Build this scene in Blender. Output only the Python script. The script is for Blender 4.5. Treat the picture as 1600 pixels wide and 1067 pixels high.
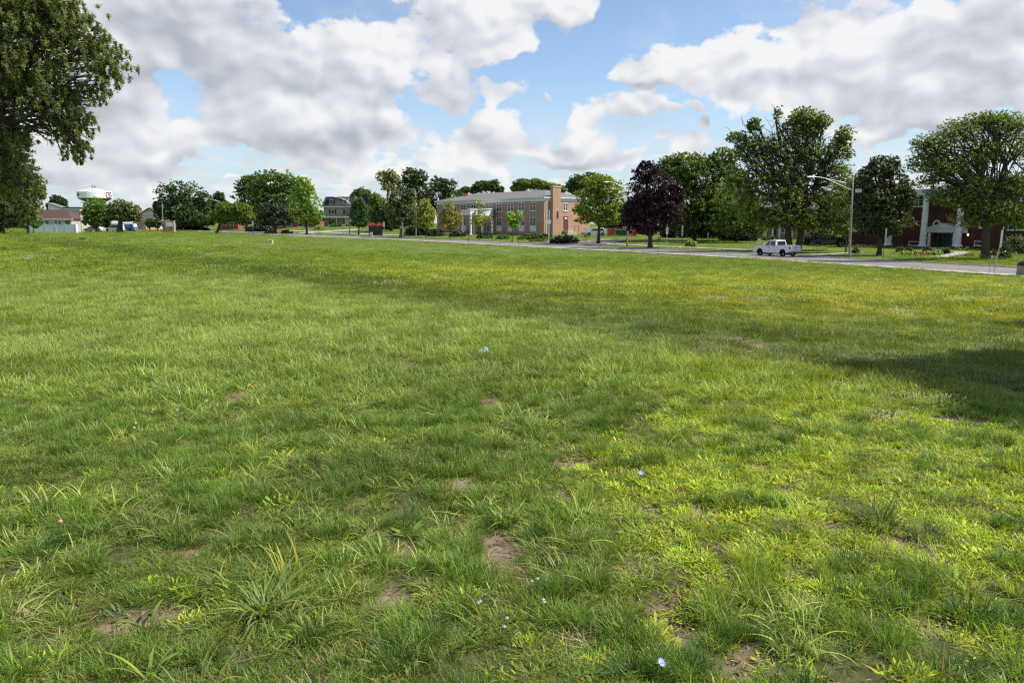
import bpy, math, random
import numpy as np
from mathutils import Vector
R = math.radians
rng = np.random.default_rng(7)
random.seed(7)
for o in list(bpy.data.objects): bpy.data.objects.remove(o)
S = bpy.context.scene
COL = S.collection

# ------------------------------------------------------------------ camera
F = 1120.0; TH = math.atan((533.5 - 350) / F); ZC = 1.65
cT, sT = math.cos(TH), math.sin(TH)
cam = bpy.data.objects.new('camera', bpy.data.cameras.new('camera'))
COL.objects.link(cam)
cam.data.sensor_width = 36; cam.data.lens = 36 * F / 1600
cam.location = (0, 0, ZC); cam.rotation_euler = (math.pi / 2 - TH, 0, 0)
cam.data.clip_start = .05; cam.data.clip_end = 6000
S.camera = cam
S.cycles.filter_width = 1.3; S.cycles.use_denoising = False
# ------------------------------------------------------------------ exposure, sun
S.view_settings.view_transform = 'Standard'; S.view_settings.look = 'None'
S.view_settings.exposure = .27; S.view_settings.gamma = 1
SUN_AZ, SUN_EL = 93.0, 50.0          # azimuth clockwise from +Y, elevation
sd = bpy.data.lights.new('sun', 'SUN'); sun = bpy.data.objects.new('sun', sd); COL.objects.link(sun)
sd.energy = 5.0; sd.angle = R(.5); sd.color = (1, .955, .88)
sv = Vector((math.sin(R(SUN_AZ)) * math.cos(R(SUN_EL)), math.cos(R(SUN_AZ)) * math.cos(R(SUN_EL)), math.sin(R(SUN_EL))))
sun.rotation_euler = sv.to_track_quat('Z', 'Y').to_euler()
# ------------------------------------------------------------------ world: sky with cumulus
wd = bpy.data.worlds.new('World'); S.world = wd; wd.use_nodes = True
nt = wd.node_tree; nt.nodes.clear(); N = nt.nodes.new; L = nt.links.new
def setin(sock, v):
    if isinstance(v, bpy.types.NodeSocket): L(v, sock)
    elif v is not None: sock.default_value = v
def M(op, a, b=None, c=None, clamp=False):
    n = N('ShaderNodeMath'); n.operation = op; n.use_clamp = clamp
    setin(n.inputs[0], a); setin(n.inputs[1], b)
    if c is not None: setin(n.inputs[2], c)
    return n.outputs[0]
def VM(op, a, b=None):
    n = N('ShaderNodeVectorMath'); n.operation = op; setin(n.inputs[0], a)
    if b is not None: setin(n.inputs[1], b)
    return n.outputs['Value'] if op == 'LENGTH' else n.outputs[0]
def SS(x, lo, hi, a=0., b=1.):
    n = N('ShaderNodeMapRange'); n.interpolation_type = 'SMOOTHSTEP'; setin(n.inputs[0], x)
    n.inputs[1].default_value = lo; n.inputs[2].default_value = hi; n.inputs[3].default_value = a; n.inputs[4].default_value = b
    return n.outputs[0]
tc = N('ShaderNodeTexCoord'); sx = N('ShaderNodeSeparateXYZ'); L(tc.outputs['Generated'], sx.inputs[0])
az = M('ARCTAN2', sx.outputs[0], sx.outputs[1]); el = M('ARCSINE', sx.outputs[2])
cb = N('ShaderNodeCombineXYZ'); L(az, cb.inputs[0]); L(el, cb.inputs[1]); AE = cb.outputs[0]
def azel(px, py):
    d = Vector(((px - 800) / F, cT + (533.5 - py) / F * sT, -sT + (533.5 - py) / F * cT)).normalized()
    return math.atan2(d.x, d.y), math.asin(d.z)
def wnoise(scale, det, off=(0, 0, 0), rough=.55, sc=(1, 1.5, 1)):
    n = N('ShaderNodeTexNoise'); n.noise_dimensions = '2D'; n.inputs['Scale'].default_value = scale; n.inputs['Detail'].default_value = det
    n.inputs['Roughness'].default_value = rough
    L(VM('MULTIPLY', VM('ADD', AE, off), sc), n.inputs['Vector']); return n.outputs[0]
AEW = [AE]
def blobs(lst):
    acc = None
    for (px, py, rx, ry) in lst:
        a, e = azel(px, py); w = rx / F; h = ry / F
        l = VM('LENGTH', VM('MULTIPLY', VM('SUBTRACT', AEW[0], (a, e, 0)), (1 / w, 1 / h, 0)))
        acc = l if acc is None else M('SMOOTH_MIN', acc, l, .25)
    return M('SUBTRACT', 1.0, acc)
CL = [(700, 255, 70, 16), (900, 275, 60, 9), (610, 275, 60, 10), (540, 292, 70, 8), (1035, 228, 34, 10), (400, 285, 70, 8), (960, 250, 50, 12), (300, 60, 230, 125), (470, 110, 260, 95), (620, 70, 130, 90), (722, 75, 42, 48), (690, 150, 60, 40), (180, 170, 160, 110), (450, 205, 260, 52), (600, 205, 90, 40), (250, 232, 110, 36), (120, 250, 100, 60), (480, 262, 110, 18),
      (860, 20, 110, 48), (800, 60, 40, 30), (1012, 113, 52, 30), (780, 143, 30, 24), (832, 152, 22, 14), (925, 180, 110, 42), (760, 215, 80, 50), (860, 235, 120, 34), (1060, 178, 32, 10), (1113, 175, 17, 14), (1125, 205, 22, 18),
      (1180, 85, 115, 48), (1340, 60, 190, 95), (1480, 70, 160, 100), (1330, 130, 170, 32), (1560, 40, 110, 90), (1250, 30, 90, 50), (1440, 190, 130, 34), (1540, 215, 120, 40), (1085, 240, 50, 22),
      (-60, 60, 200, 150), (1720, 150, 160, 120), (900, -150, 500, 90), (350, -200, 500, 170)]
DK = [(330, 85, 190, 60), (430, 130, 140, 36), (640, 150, 110, 26), (230, 130, 120, 50), (520, 222, 200, 20), (250, 250, 110, 14), (860, 222, 150, 14), (900, 250, 120, 10), (1300, 128, 150, 22), (1480, 125, 150, 24), (1500, 70, 120, 30), (1480, 212, 120, 12), (880, 50, 90, 12), (1020, 132, 40, 8), (150, 190, 120, 30)]
def vor(scale, vec):
    n = N('ShaderNodeTexVoronoi'); n.feature = 'F1'; n.voronoi_dimensions = '2D'; n.inputs['Scale'].default_value = scale; n.inputs['Detail'].default_value = 1
    L(vec, n.inputs['Vector']); return n.outputs['Distance']
nw = N('ShaderNodeTexNoise'); nw.inputs['Scale'].default_value = 9; nw.inputs['Detail'].default_value = 3; nw.noise_dimensions = '2D'; L(AE, nw.inputs['Vector'])
DV = VM('ADD', VM('MULTIPLY', AE, (1, 1.35, 1)), VM('MULTIPLY', VM('SUBTRACT', nw.outputs['Color'], (.5, .5, .5)), (.05, .05, 0)))
puff = M('SUBTRACT', .50, vor(17, DV)); puff2 = M('SUBTRACT', .50, vor(17, VM('ADD', DV, (.009, .017, 0))))
n1 = wnoise(6.5, 8, rough=.6); na = wnoise(6.5, 3, rough=.5); n2 = wnoise(6.5, 3, off=(.012, .03, 0), rough=.5)
n3 = wnoise(20, 5, sc=(.5, 2.6, 1)); n4 = wnoise(3.0, 6, off=(3.1, 1.7, 0), sc=(1, 2.6, 1), rough=.62)
AEW[0] = VM('ADD', AE, VM('MULTIPLY', VM('SUBTRACT', nw.outputs['Color'], (.5, .5, .5)), (.10, .07, 0)))
body = blobs(CL); dk = blobs(DK)
elb = SS(el, .55, .9); backn = M('MULTIPLY', M('SUBTRACT', n4, .56), 5.0)
fr = SS(M('ABSOLUTE', az), .78, 1.0); gen = M('MAXIMUM', elb, fr)
base = M('ADD', M('MULTIPLY', body, M('SUBTRACT', 1.0, gen)), M('MULTIPLY', backn, gen))
bump_ = M('ADD', M('MULTIPLY', M('SUBTRACT', n1, .52), 2.7), M('MULTIPLY', puff, .45))
dens = M('ADD', base, bump_)
cov = SS(dens, -.06, .19)
hz = M('MULTIPLY', SS(el, .03, .17, 1, 0), SS(n3, .44, .60)); hz = M('MULTIPLY', hz, .65)
cov = M('MAXIMUM', cov, hz)
wisp = M('MULTIPLY', SS(n4, .46, .78), .35); cov = M('MAXIMUM', cov, wisp)
emb = M('ADD', M('MULTIPLY', M('SUBTRACT', na, n2), .8), M('ADD', M('MULTIPLY', M('SUBTRACT', puff, puff2), .24), M('MULTIPLY', M('SUBTRACT', n1, na), .5)))
dshade = M('MULTIPLY', SS(M('ADD', dk, M('MULTIPLY', M('SUBTRACT', n1, .5), 1.5)), -.6, 1.0), .26)
thick = SS(dens, .5, 2.4, 0, .04)
br = M('SUBTRACT', M('ADD', .90, emb), M('ADD', dshade, thick))
br = M('MINIMUM', M('MAXIMUM', br, .2), 1.0)
ramp = N('ShaderNodeValToRGB'); L(br, ramp.inputs[0]); cr = ramp.color_ramp
cr.elements[0].position = .25; cr.elements[0].color = (.28, .32, .37, 1); cr.elements[1].position = .97; cr.elements[1].color = (.88, .88, .88, 1)
e = cr.elements.new(.55); e.color = (.46, .49, .54, 1); e = cr.elements.new(.82); e.color = (.71, .725, .76, 1)
sky = N('ShaderNodeTexSky'); sky.sky_type = 'NISHITA'; sky.sun_disc = False
sky.sun_elevation = R(SUN_EL); sky.sun_rotation = R(SUN_AZ); sky.altitude = 200; sky.air_density = 1.0; sky.dust_density = .5; sky.ozone_density = 2.0
b1 = N('ShaderNodeBackground'); L(sky.outputs[0], b1.inputs[0]); b1.inputs[1].default_value = .14
b2 = N('ShaderNodeBackground'); L(ramp.outputs[0], b2.inputs[0]); b2.inputs[1].default_value = .87
mx = N('ShaderNodeMixShader'); L(M('MULTIPLY', cov, .96), mx.inputs[0]); b3 = N('ShaderNodeBackground'); b3.inputs[0].default_value = (.50, .60, .70, 1); b3.inputs[1].default_value = .95; mv = N('ShaderNodeMixShader'); L(SS(el, -.02, .20, .9, 0), mv.inputs[0]); L(b1.outputs[0], mv.inputs[1]); L(b3.outputs[0], mv.inputs[2]); L(mv.outputs[0], mx.inputs[1]); L(b2.outputs[0], mx.inputs[2])
wo = N('ShaderNodeOutputWorld'); L(mx.outputs[0], wo.inputs[0])

# ------------------------------------------------------------------ pixel <-> world helpers (1600x1067 photo pixels)
def W(px, py, Y):
    k = (533.5 - py) / F; dz = Y * (k * cT - sT) / (cT + k * sT); zd = Y * cT - dz * sT
    return ((px - 800) / F * zd, Y, ZC + dz)
def mpp(Y): return Y * cT / F / cT     # metres per pixel near the horizon
def line_t(px, z, O, d):
    r = (px - 800) / F; dz = z - ZC
    return (r * (O[1] * cT - dz * sT) - O[0]) / (d[0] - r * d[1] * cT)
# ------------------------------------------------------------------ terrain
RP = [(62, -30, -1.95), (52, 4, -1.95), (44.5, 27, -1.95), (35.6, 49.8, -1.95), (31.2, 61, -1.95), (27.2, 70.5, -1.95), (20.6, 82.5, -1.88), (7.1, 99.5, -1.70), (-15.4, 122.8, -1.22), (-32, 139, -1.0), (-50.8, 158, -.8), (-90, 212, -.5), (-150, 290, -.2), (-260, 430, .1), (-420, 640, .2)]
def cr_sp(P, n=8):
    P = np.array(P, float); out = []
    for i in range(len(P) - 1):
        p0 = P[max(i - 1, 0)]; p1 = P[i]; p2 = P[i + 1]; p3 = P[min(i + 2, len(P) - 1)]
        for t in np.linspace(0, 1, n, endpoint=False):
            out.append(.5 * ((2 * p1) + (-p0 + p2) * t + (2 * p0 - 5 * p1 + 4 * p2 - p3) * t * t + (-p0 + 3 * p1 - 3 * p2 + p3) * t ** 3))
    out.append(P[-1]); return np.array(out)
RD = cr_sp(RP, 6); RW = 9.0
def sst(a, b, x):
    t = np.clip((x - a) / (b - a), 0, 1); return t * t * (3 - 2 * t)
def hsh(i, j, s): 
    v = np.sin(i * 127.1 + j * 311.7 + s * 74.7) * 43758.5453; return v - np.floor(v)
def vn(x, y, s=0):
    i = np.floor(x); j = np.floor(y); fx = x - i; fy = y - j; fx = fx * fx * (3 - 2 * fx); fy = fy * fy * (3 - 2 * fy)
    return (hsh(i, j, s) * (1 - fx) + hsh(i + 1, j, s) * fx) * (1 - fy) + (hsh(i, j + 1, s) * (1 - fx) + hsh(i + 1, j + 1, s) * fx) * fy
def fbm(x, y, s=0, o=4):
    a = 0; w = .5
    for k in range(o): a = a + w * vn(x * 2 ** k + 13 * k, y * 2 ** k - 7 * k, s + k); w *= .5
    return a / (1 - .5 ** o)
def road_sd(X, Y):
    X = np.atleast_1d(np.asarray(X, float)); Y = np.atleast_1d(np.asarray(Y, float))
    bd = np.full(X.shape, 1e18); bs = np.zeros(X.shape); bz = np.zeros(X.shape)
    for a, b in zip(RD[:-1], RD[1:]):
        d = b[:2] - a[:2]; l2 = d @ d; t = np.clip(((X - a[0]) * d[0] + (Y - a[1]) * d[1]) / l2, 0, 1)
        qx = a[0] + t * d[0] - X; qy = a[1] + t * d[1] - Y; q = qx * qx + qy * qy
        side = d[0] * (Y - a[1]) - d[1] * (X - a[0])
        m = q < bd; bd[m] = q[m]; bs[m] = -np.sign(side[m]); bz[m] = (a[2] + t * (b[2] - a[2]))[m]
    return np.sqrt(bd) * bs, bz
def crest_d(X, Y): return .77 * X + .63 * Y
def height(X, Y, micro=True):
    X = np.atleast_1d(np.asarray(X, float)); Y = np.atleast_1d(np.asarray(Y, float))
    s, zr = road_sd(X, Y); d = crest_d(X, Y)
    dp = np.logaddexp(0, (d - 8) / 1.2) * 1.2; dr = np.maximum(0, -s)
    r = dp / (dp + dr + 1e-6); w = 1 - (1 - r) ** 2
    near = zr * w
    amp = .30 + .45 * sst(90, 140, Y) + .9 * sst(140, 195, Y)
    far = zr + .10 * sst(9.2, 9.9, s) + amp * sst(9.5, 30, s) - .06 * (1 - sst(9.15, 9.9, s))
    z = np.where(s > .0, far, near - .06 * sst(-.8, -.1, s))
    if micro:
        k = np.where(s < -1, 1, .15) * np.clip(1.2 - np.hypot(X, Y) / 60, .05, 1)
        z = z + k * (.05 * (fbm(X * .7, Y * .7, 3, 3) - .5) + .16 * (fbm(X * .16, Y * .16, 5, 2) - .5))
    return z
def hz1(x, y): return float(height(x, y)[0])
def gpt(px, py):
    """where the ray through a photo pixel meets the terrain"""
    k = (533.5 - py) / F; ys = np.geomspace(1.6, 900, 1400)
    dz = ys * (k * cT - sT) / (cT + k * sT); zd = ys * cT - dz * sT; xs = (px - 800) / F * zd
    h = height(xs, ys); i = np.argmax(ZC + dz < h)
    if not (ZC + dz[i] < h[i]): i = len(ys) - 1
    return float(xs[i]), float(ys[i]), float(h[i])

# ------------------------------------------------------------------ materials
def mat(name, col, rough=.7, spec=.3, var=.12, vs=3.0, metal=0, emit=None, bump=0, trans=0, col2=None, alpha_attr=False):
    m = bpy.data.materials.new(name); m.use_nodes = True; t = m.node_tree; b = t.nodes['Principled BSDF']
    b.inputs['Roughness'].default_value = rough; b.inputs['Specular IOR Level'].default_value = spec; b.inputs['Metallic'].default_value = metal
    g = t.nodes.new('ShaderNodeNewGeometry'); n = t.nodes.new('ShaderNodeTexNoise'); n.inputs['Scale'].default_value = vs; n.inputs['Detail'].default_value = 5
    t.links.new(g.outputs['Position'], n.inputs['Vector'])
    r = t.nodes.new('ShaderNodeValToRGB'); t.links.new(n.outputs[0], r.inputs[0])
    c2 = col2 if col2 else tuple(min(1, c * (1 + var)) for c in col); c1 = col if col2 else tuple(c * (1 - var) for c in col)
    r.color_ramp.elements[0].position = .3; r.color_ramp.elements[1].position = .7
    r.color_ramp.elements[0].color = (*c1, 1); r.color_ramp.elements[1].color = (*c2, 1)
    t.links.new(r.outputs[0], b.inputs['Base Color'])
    if emit: b.inputs['Emission Color'].default_value = (*emit[0], 1); b.inputs['Emission Strength'].default_value = emit[1]
    if bump:
        bp = t.nodes.new('ShaderNodeBump'); bp.inputs['Strength'].default_value = bump; bp.inputs['Distance'].default_value = .05
        t.links.new(n.outputs[0], bp.inputs['Height']); t.links.new(bp.outputs[0], b.inputs['Normal'])
    return m
def brick_mat(name, c1, c2, mortar):
    m = bpy.data.materials.new(name); m.use_nodes = True; t = m.node_tree; b = t.nodes['Principled BSDF']; b.inputs['Roughness'].default_value = .85; b.inputs['Specular IOR Level'].default_value = .2
    tcn = t.nodes.new('ShaderNodeTexCoord'); sp = t.nodes.new('ShaderNodeSeparateXYZ'); t.links.new(tcn.outputs['Object'], sp.inputs[0])
    ad = t.nodes.new('ShaderNodeMath'); t.links.new(sp.outputs[0], ad.inputs[0]); t.links.new(sp.outputs[1], ad.inputs[1])
    cx = t.nodes.new('ShaderNodeCombineXYZ'); t.links.new(ad.outputs[0], cx.inputs[0]); t.links.new(sp.outputs[2], cx.inputs[1])
    br_ = t.nodes.new('ShaderNodeTexBrick'); t.links.new(cx.outputs[0], br_.inputs['Vector']); br_.inputs['Scale'].default_value = 1
    br_.inputs['Brick Width'].default_value = .24; br_.inputs['Row Height'].default_value = .08; br_.inputs['Mortar Size'].default_value = .008
    br_.inputs['Color1'].default_value = (*c1, 1); br_.inputs['Color2'].default_value = (*c2, 1); br_.inputs['Mortar'].default_value = (*mortar, 1)
    n = t.nodes.new('ShaderNodeTexNoise'); n.inputs['Scale'].default_value = .9; n.inputs['Detail'].default_value = 6; t.links.new(tcn.outputs['Object'], n.inputs['Vector'])
    h = t.nodes.new('ShaderNodeMapRange'); t.links.new(n.outputs[0], h.inputs[0]); h.inputs[3].default_value = .7; h.inputs[4].default_value = 1.25
    mm = t.nodes.new('ShaderNodeVectorMath'); mm.operation = 'SCALE'; t.links.new(br_.outputs[0], mm.inputs[0]); t.links.new(h.outputs[0], mm.inputs['Scale'])
    t.links.new(mm.outputs[0], b.inputs['Base Color']); return m
def leaf_mat(name, trans=.35, attr='col', inst=False, gloss=.25, rough=.5):
    m = bpy.data.materials.new(name); m.use_nodes = True; t = m.node_tree; b = t.nodes['Principled BSDF']
    b.inputs['Roughness'].default_value = rough; b.inputs['Specular IOR Level'].default_value = gloss
    a = t.nodes.new('ShaderNodeAttribute'); a.attribute_name = attr; c = a.outputs['Color']
    if inst:
        a2 = t.nodes.new('ShaderNodeAttribute'); a2.attribute_type = 'INSTANCER'; a2.attribute_name = 'tint'
        v = t.nodes.new('ShaderNodeVectorMath'); v.operation = 'MULTIPLY'; t.links.new(c, v.inputs[0]); t.links.new(a2.outputs['Color'], v.inputs[1]); c = v.outputs[0]
    t.links.new(c, b.inputs['Base Color'])
    tr = t.nodes.new('ShaderNodeBsdfTranslucent'); v2 = t.nodes.new('ShaderNodeVectorMath'); v2.operation = 'MULTIPLY'; v2.inputs[1].default_value = (1.5, 1.45, .8)
    t.links.new(c, v2.inputs[0]); t.links.new(v2.outputs[0], tr.inputs[0])
    mx_ = t.nodes.new('ShaderNodeMixShader'); mx_.inputs[0].default_value = trans
    t.links.new(b.outputs[0], mx_.inputs[1]); t.links.new(tr.outputs[0], mx_.inputs[2]); t.links.new(mx_.outputs[0], t.nodes['Material Output'].inputs[0])
    return m
MT = dict(orangebrick=mat('orange_brick', (.27, .10, .055), .9, .2, .2, 3), 
    conc=mat('concrete', (.43, .39, .35), .9, .2, .14, 1.6, col2=(.52, .475, .42)), walk=mat('sidewalk_concrete', (.42, .40, .36), .9, .2, .12, 2),
    asph=mat('shaded_asphalt', (.235, .205, .185), .9, .2, .18, 1.2), gutter=mat('gutter', (.47, .43, .37), .9, .2, .15, 4), kerb=mat('kerb', (.40, .37, .33), .9, .2, .2, 4),
    tanbrick=brick_mat('tan_brick', (.52, .30, .19), (.43, .24, .155), (.36, .27, .21)), redbrick=brick_mat('red_brick', (.115, .032, .022), (.08, .025, .018), (.10, .07, .05)),
    roofgray=mat('gray_shingles', (.20, .185, .18), .9, .2, .15, 6), roofnavy=mat('slate_shingles', (.03, .032, .045), .75, .3, .3, 5), roofbrown=mat('brown_shingles', (.11, .07, .06), .9, .2, .2, 4),
    white=mat('white_paint', (.74, .74, .72), .5, .4, .05, 2), cream=mat('cream_paint', (.62, .58, .50), .6, .3, .06, 2), glass=mat('window_glass', (.03, .035, .04), .08, .6, .3, 2), olive=mat('olive_siding', (.26, .25, .17), .8, .2, .08, 3),
    black=mat('black_paint', (.015, .015, .016), .5, .4, .2), dark=mat('dark_metal', (.05, .05, .05), .5, .4, .2), steel=mat('galvanised_steel', (.42, .43, .43), .45, .5, .15, 5, metal=.55), alu=mat('bright_aluminium', (.60, .61, .62), .45, .5, .06, 5, metal=.3),
    polec=mat('weathered_pole', (.27, .25, .21), .8, .3, .2, 6), panel=mat('sign_gray', (.50, .50, .49), .6, .3, .1), signw=mat('sign_white', (.78, .78, .76), .5, .4, .04), red=mat('red_paint', (.55, .045, .04), .5, .4, .12), redor=mat('red_orange_paint', (.42, .075, .04), .6, .3, .15), brown=mat('brown_paint', (.12, .05, .03), .7, .3, .2),
    yellow=mat('gold_paint', (.30, .20, .03), .5, .4, .1), dgreen=mat('dumpster_green', (.02, .11, .06), .5, .4, .15), bark=mat('bark', (.075, .058, .043), .95, .1, .35, 6, bump=.6), barkg=mat('gray_bark', (.12, .10, .08), .95, .1, .3, 6, bump=.6),
    carw=mat('white_car_paint', (.70, .71, .73), .25, .6, .02), carb=mat('blue_car_paint', (.02, .12, .45), .25, .6, .05), card=mat('dark_car_paint', (.035, .03, .035), .25, .6, .05), carg=mat('gray_car_paint', (.28, .33, .36), .25, .6, .05), tyre=mat('tyre_rubber', (.015, .015, .015), .85, .2, .2), rim=mat('wheel_rim', (.50, .50, .49), .4, .6, .1), tail=mat('tail_light', (.35, .015, .012), .2, .6, .05), amber=mat('brown_stain', (.15, .10, .07), .8, .2, .1),
    fence=mat('white_fence', (.64, .66, .70), .7, .3, .07, 1.2), beige=mat('beige_siding', (.48, .42, .36), .8, .2, .08, 1.0), pinkbrick=mat('pink_brick', (.46, .29, .21), .9, .2, .1, 3), lampglow=mat('lantern_glow', (.8, .8, .7), .5, .3, 0, emit=((1, .86, .7), 6)), stone=mat('pale_stone', (.5, .48, .43), .9, .2, .2, 8), teal=mat('teal_plastic', (.42, .58, .52), .35, .5, .1, 60), cbox=mat('cream_box', (.66, .52, .28), .8, .2, .06, 4), tower=mat('tower_white', (.80, .80, .80), .5, .4, .03, .2), towerd=mat('tower_underside', (.10, .10, .11), .7, .3, .1, .3), maroon=mat('maroon_paint', (.07, .02, .025), .6, .3, .05), blackg=mat('charcoal_paint', (.04, .04, .045), .6, .3, .05), agg=mat('exposed_aggregate', (.27, .24, .19), .95, .2, .3, 40, bump=.5), plate=mat('number_plate', (.55, .58, .62), .5, .4, .1))

# ------------------------------------------------------------------ mesh builder
class MB:
    def __init__(s): s.v = []; s.f = []; s.n = 0
    def add(s, V, Fc):
        V = np.asarray(V, float).reshape(-1, 3); s.v.append(V); s.f += [tuple(i + s.n for i in f) for f in Fc]; s.n += len(V)
    def box(s, x0, x1, y0, y1, z0, z1):
        V = [(x, y, z) for z in (z0, z1) for x, y in ((x0, y0), (x1, y0), (x1, y1), (x0, y1))]
        s.add(V, [(3, 2, 1, 0), (4, 5, 6, 7), (0, 1, 5, 4), (1, 2, 6, 5), (2, 3, 7, 6), (3, 0, 4, 7)]); return s
    def prism(s, poly, z0, z1):
        n = len(poly); s.add([(x, y, z0) for x, y in poly] + [(x, y, z1) for x, y in poly],
              [tuple(range(n))[::-1], tuple(range(n, 2 * n))] + [(i, (i + 1) % n, n + (i + 1) % n, n + i) for i in range(n)]); return s
    def extr(s, poly, axis, a, b):
        """extrude a 2-D outline (in the two other axes) from a to b along axis"""
        n = len(poly); mk = {'y': lambda p, q: (p[0], q, p[1]), 'x': lambda p, q: (q, p[0], p[1])}[axis]
        s.add([mk(p, a) for p in poly] + [mk(p, b) for p in poly],
              [tuple(range(n)), tuple(range(n, 2 * n))[::-1]] + [(i, n + i, n + (i + 1) % n, (i + 1) % n) for i in range(n)]); return s
    def tube(s, P, r, k=8, cap=True):
        P = np.asarray(P, float); r = np.broadcast_to(np.asarray(r, float), (len(P),)); V = []
        for i, p in enumerate(P):
            t = P[min(i + 1, len(P) - 1)] - P[max(i - 1, 0)]; t /= (np.linalg.norm(t) + 1e-9)
            a = np.array((0, 0, 1.)) if abs(t[2]) < .9 else np.array((1., 0, 0)); u = np.cross(t, a); u /= np.linalg.norm(u); w = np.cross(t, u)
            for j in range(k): an = 2 * math.pi * j / k; V.append(p + r[i] * (math.cos(an) * u + math.sin(an) * w))
        n = len(P); Fc = [(i * k + j, i * k + (j + 1) % k, (i + 1) * k + (j + 1) % k, (i + 1) * k + j) for i in range(n - 1) for j in range(k)]
        if cap: Fc += [tuple(range(k))[::-1], tuple(range((n - 1) * k, n * k))]
        s.add(V, Fc); return s
    def lathe(s, prof, c=(0, 0, 0), k=24):
        V = [(c[0] + r * math.cos(2 * math.pi * j / k), c[1] + r * math.sin(2 * math.pi * j / k), c[2] + z) for r, z in prof for j in range(k)]
        n = len(prof); s.add(V, [(i * k + j, i * k + (j + 1) % k, (i + 1) * k + (j + 1) % k, (i + 1) * k + j) for i in range(n - 1) for j in range(k)] + [tuple(range(k))[::-1], tuple(range((n - 1) * k, n * k))]); return s
    def build(s, name, m, parent=None, loc=None, smooth=False, bevel=0):
        me = bpy.data.meshes.new(name); me.from_pydata(np.vstack(s.v).tolist(), [], s.f); me.materials.append(m)
        if smooth: me.shade_smooth()
        o = bpy.data.objects.new(name, me); COL.objects.link(o)
        if parent: o.parent = parent
        if loc: o.location = loc
        if bevel: b = o.modifiers.new('bevel', 'BEVEL'); b.width = bevel; b.segments = 2; b.limit_method = 'ANGLE'
        return o
def tag(o, label=None, cat=None, group=None, kind=None):
    if label: o['label'] = label
    if cat: o['category'] = cat
    if group: o['group'] = group
    if kind: o['kind'] = kind
    return o
def empty(name, loc, rz=0, label=None, cat=None, group=None):
    o = bpy.data.objects.new(name, None); COL.objects.link(o); o.location = loc; o.rotation_euler = (0, 0, rz); o.empty_display_size = .2
    return tag(o, label, cat, group)
def copy_tree(o, parent=None):
    c = o.copy(); COL.objects.link(c)
    if parent: c.parent = parent
    for ch in [x for x in o.children]: copy_tree(ch, c)
    return c
def np_mesh(name, V, Q, cols=None, m=None, parent=None, kind4=True):
    me = bpy.data.meshes.new(name); nv = len(V); nq = len(Q); k = Q.shape[1]
    me.vertices.add(nv); me.vertices.foreach_set('co', np.ascontiguousarray(V, dtype=np.float32).ravel())
    me.loops.add(nq * k); me.loops.foreach_set('vertex_index', np.ascontiguousarray(Q, dtype=np.int32).ravel())
    me.polygons.add(nq); me.polygons.foreach_set('loop_start', np.arange(0, nq * k, k, dtype=np.int32))
    me.update(calc_edges=True)
    if cols is not None:
        a = me.attributes.new('col', 'FLOAT_COLOR', 'POINT'); c4 = np.ones((nv, 4), np.float32); c4[:, :3] = cols; a.data.foreach_set('color', c4.ravel())
    if m: me.materials.append(m)
    o = bpy.data.objects.new(name, me)
    if parent is not False:
        COL.objects.link(o)
        if parent: o.parent = parent
    return o

# ------------------------------------------------------------------ ground
PATCH = [(785, 862, 38, 30), (905, 722, 42, 9), (1100, 803, 26, 12), (1475, 975, 34, 17), (1160, 1045, 42, 22), (635, 857, 25, 10), (1300, 820, 34, 10), (650, 780, 16, 9), (722, 757, 30, 9), (612, 932, 34, 13), (185, 985, 45, 13),
         (1425, 852, 26, 20), (1132, 876, 13, 22), (1020, 795, 22, 9), (768, 627, 20, 9), (372, 618, 20, 10), (1042, 972, 26, 28), (1565, 860, 26, 10), (545, 905, 26, 11), (1320, 600, 24, 5), (1385, 622, 36, 5), (320, 855, 15, 12), (270, 958, 48, 11), (880, 775, 18, 9), (1095, 685, 22, 6), (1165, 535, 16, 5), (640, 573, 18, 5), (1215, 665, 14, 8), (1500, 655, 30, 7), (60, 935, 20, 10), (960, 900, 14, 7), (1255, 905, 16, 8), (1180, 730, 18, 6), (1350, 760, 14, 6), (830, 930, 16, 8), (700, 985, 22, 9), (470, 880, 20, 8), (400, 800, 14, 6), (560, 780, 16, 6), (1010, 870, 16, 8), (1230, 770, 16, 6), (1540, 800, 20, 8), (1310, 1010, 22, 10), (880, 1010, 18, 9), (60, 1010, 20, 9), (250, 760, 12, 5), (500, 700, 14, 5), (950, 640, 16, 4)]
PW = []
for (px, py, rx, ry) in PATCH:
    c = gpt(px, py); a = gpt(px + rx, py); b = gpt(px, py + ry); PW.append((c[0], c[1], abs(a[0] - c[0]) * 1.15, abs(b[1] - c[1]) * 1.3))
def patchv(X, Y):
    v = np.full(X.shape, -9.0)
    for (cx, cy, rx, ry) in PW: v = np.maximum(v, 1 - np.hypot((X - cx) / rx, (Y - cy) / ry))
    return v
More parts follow.
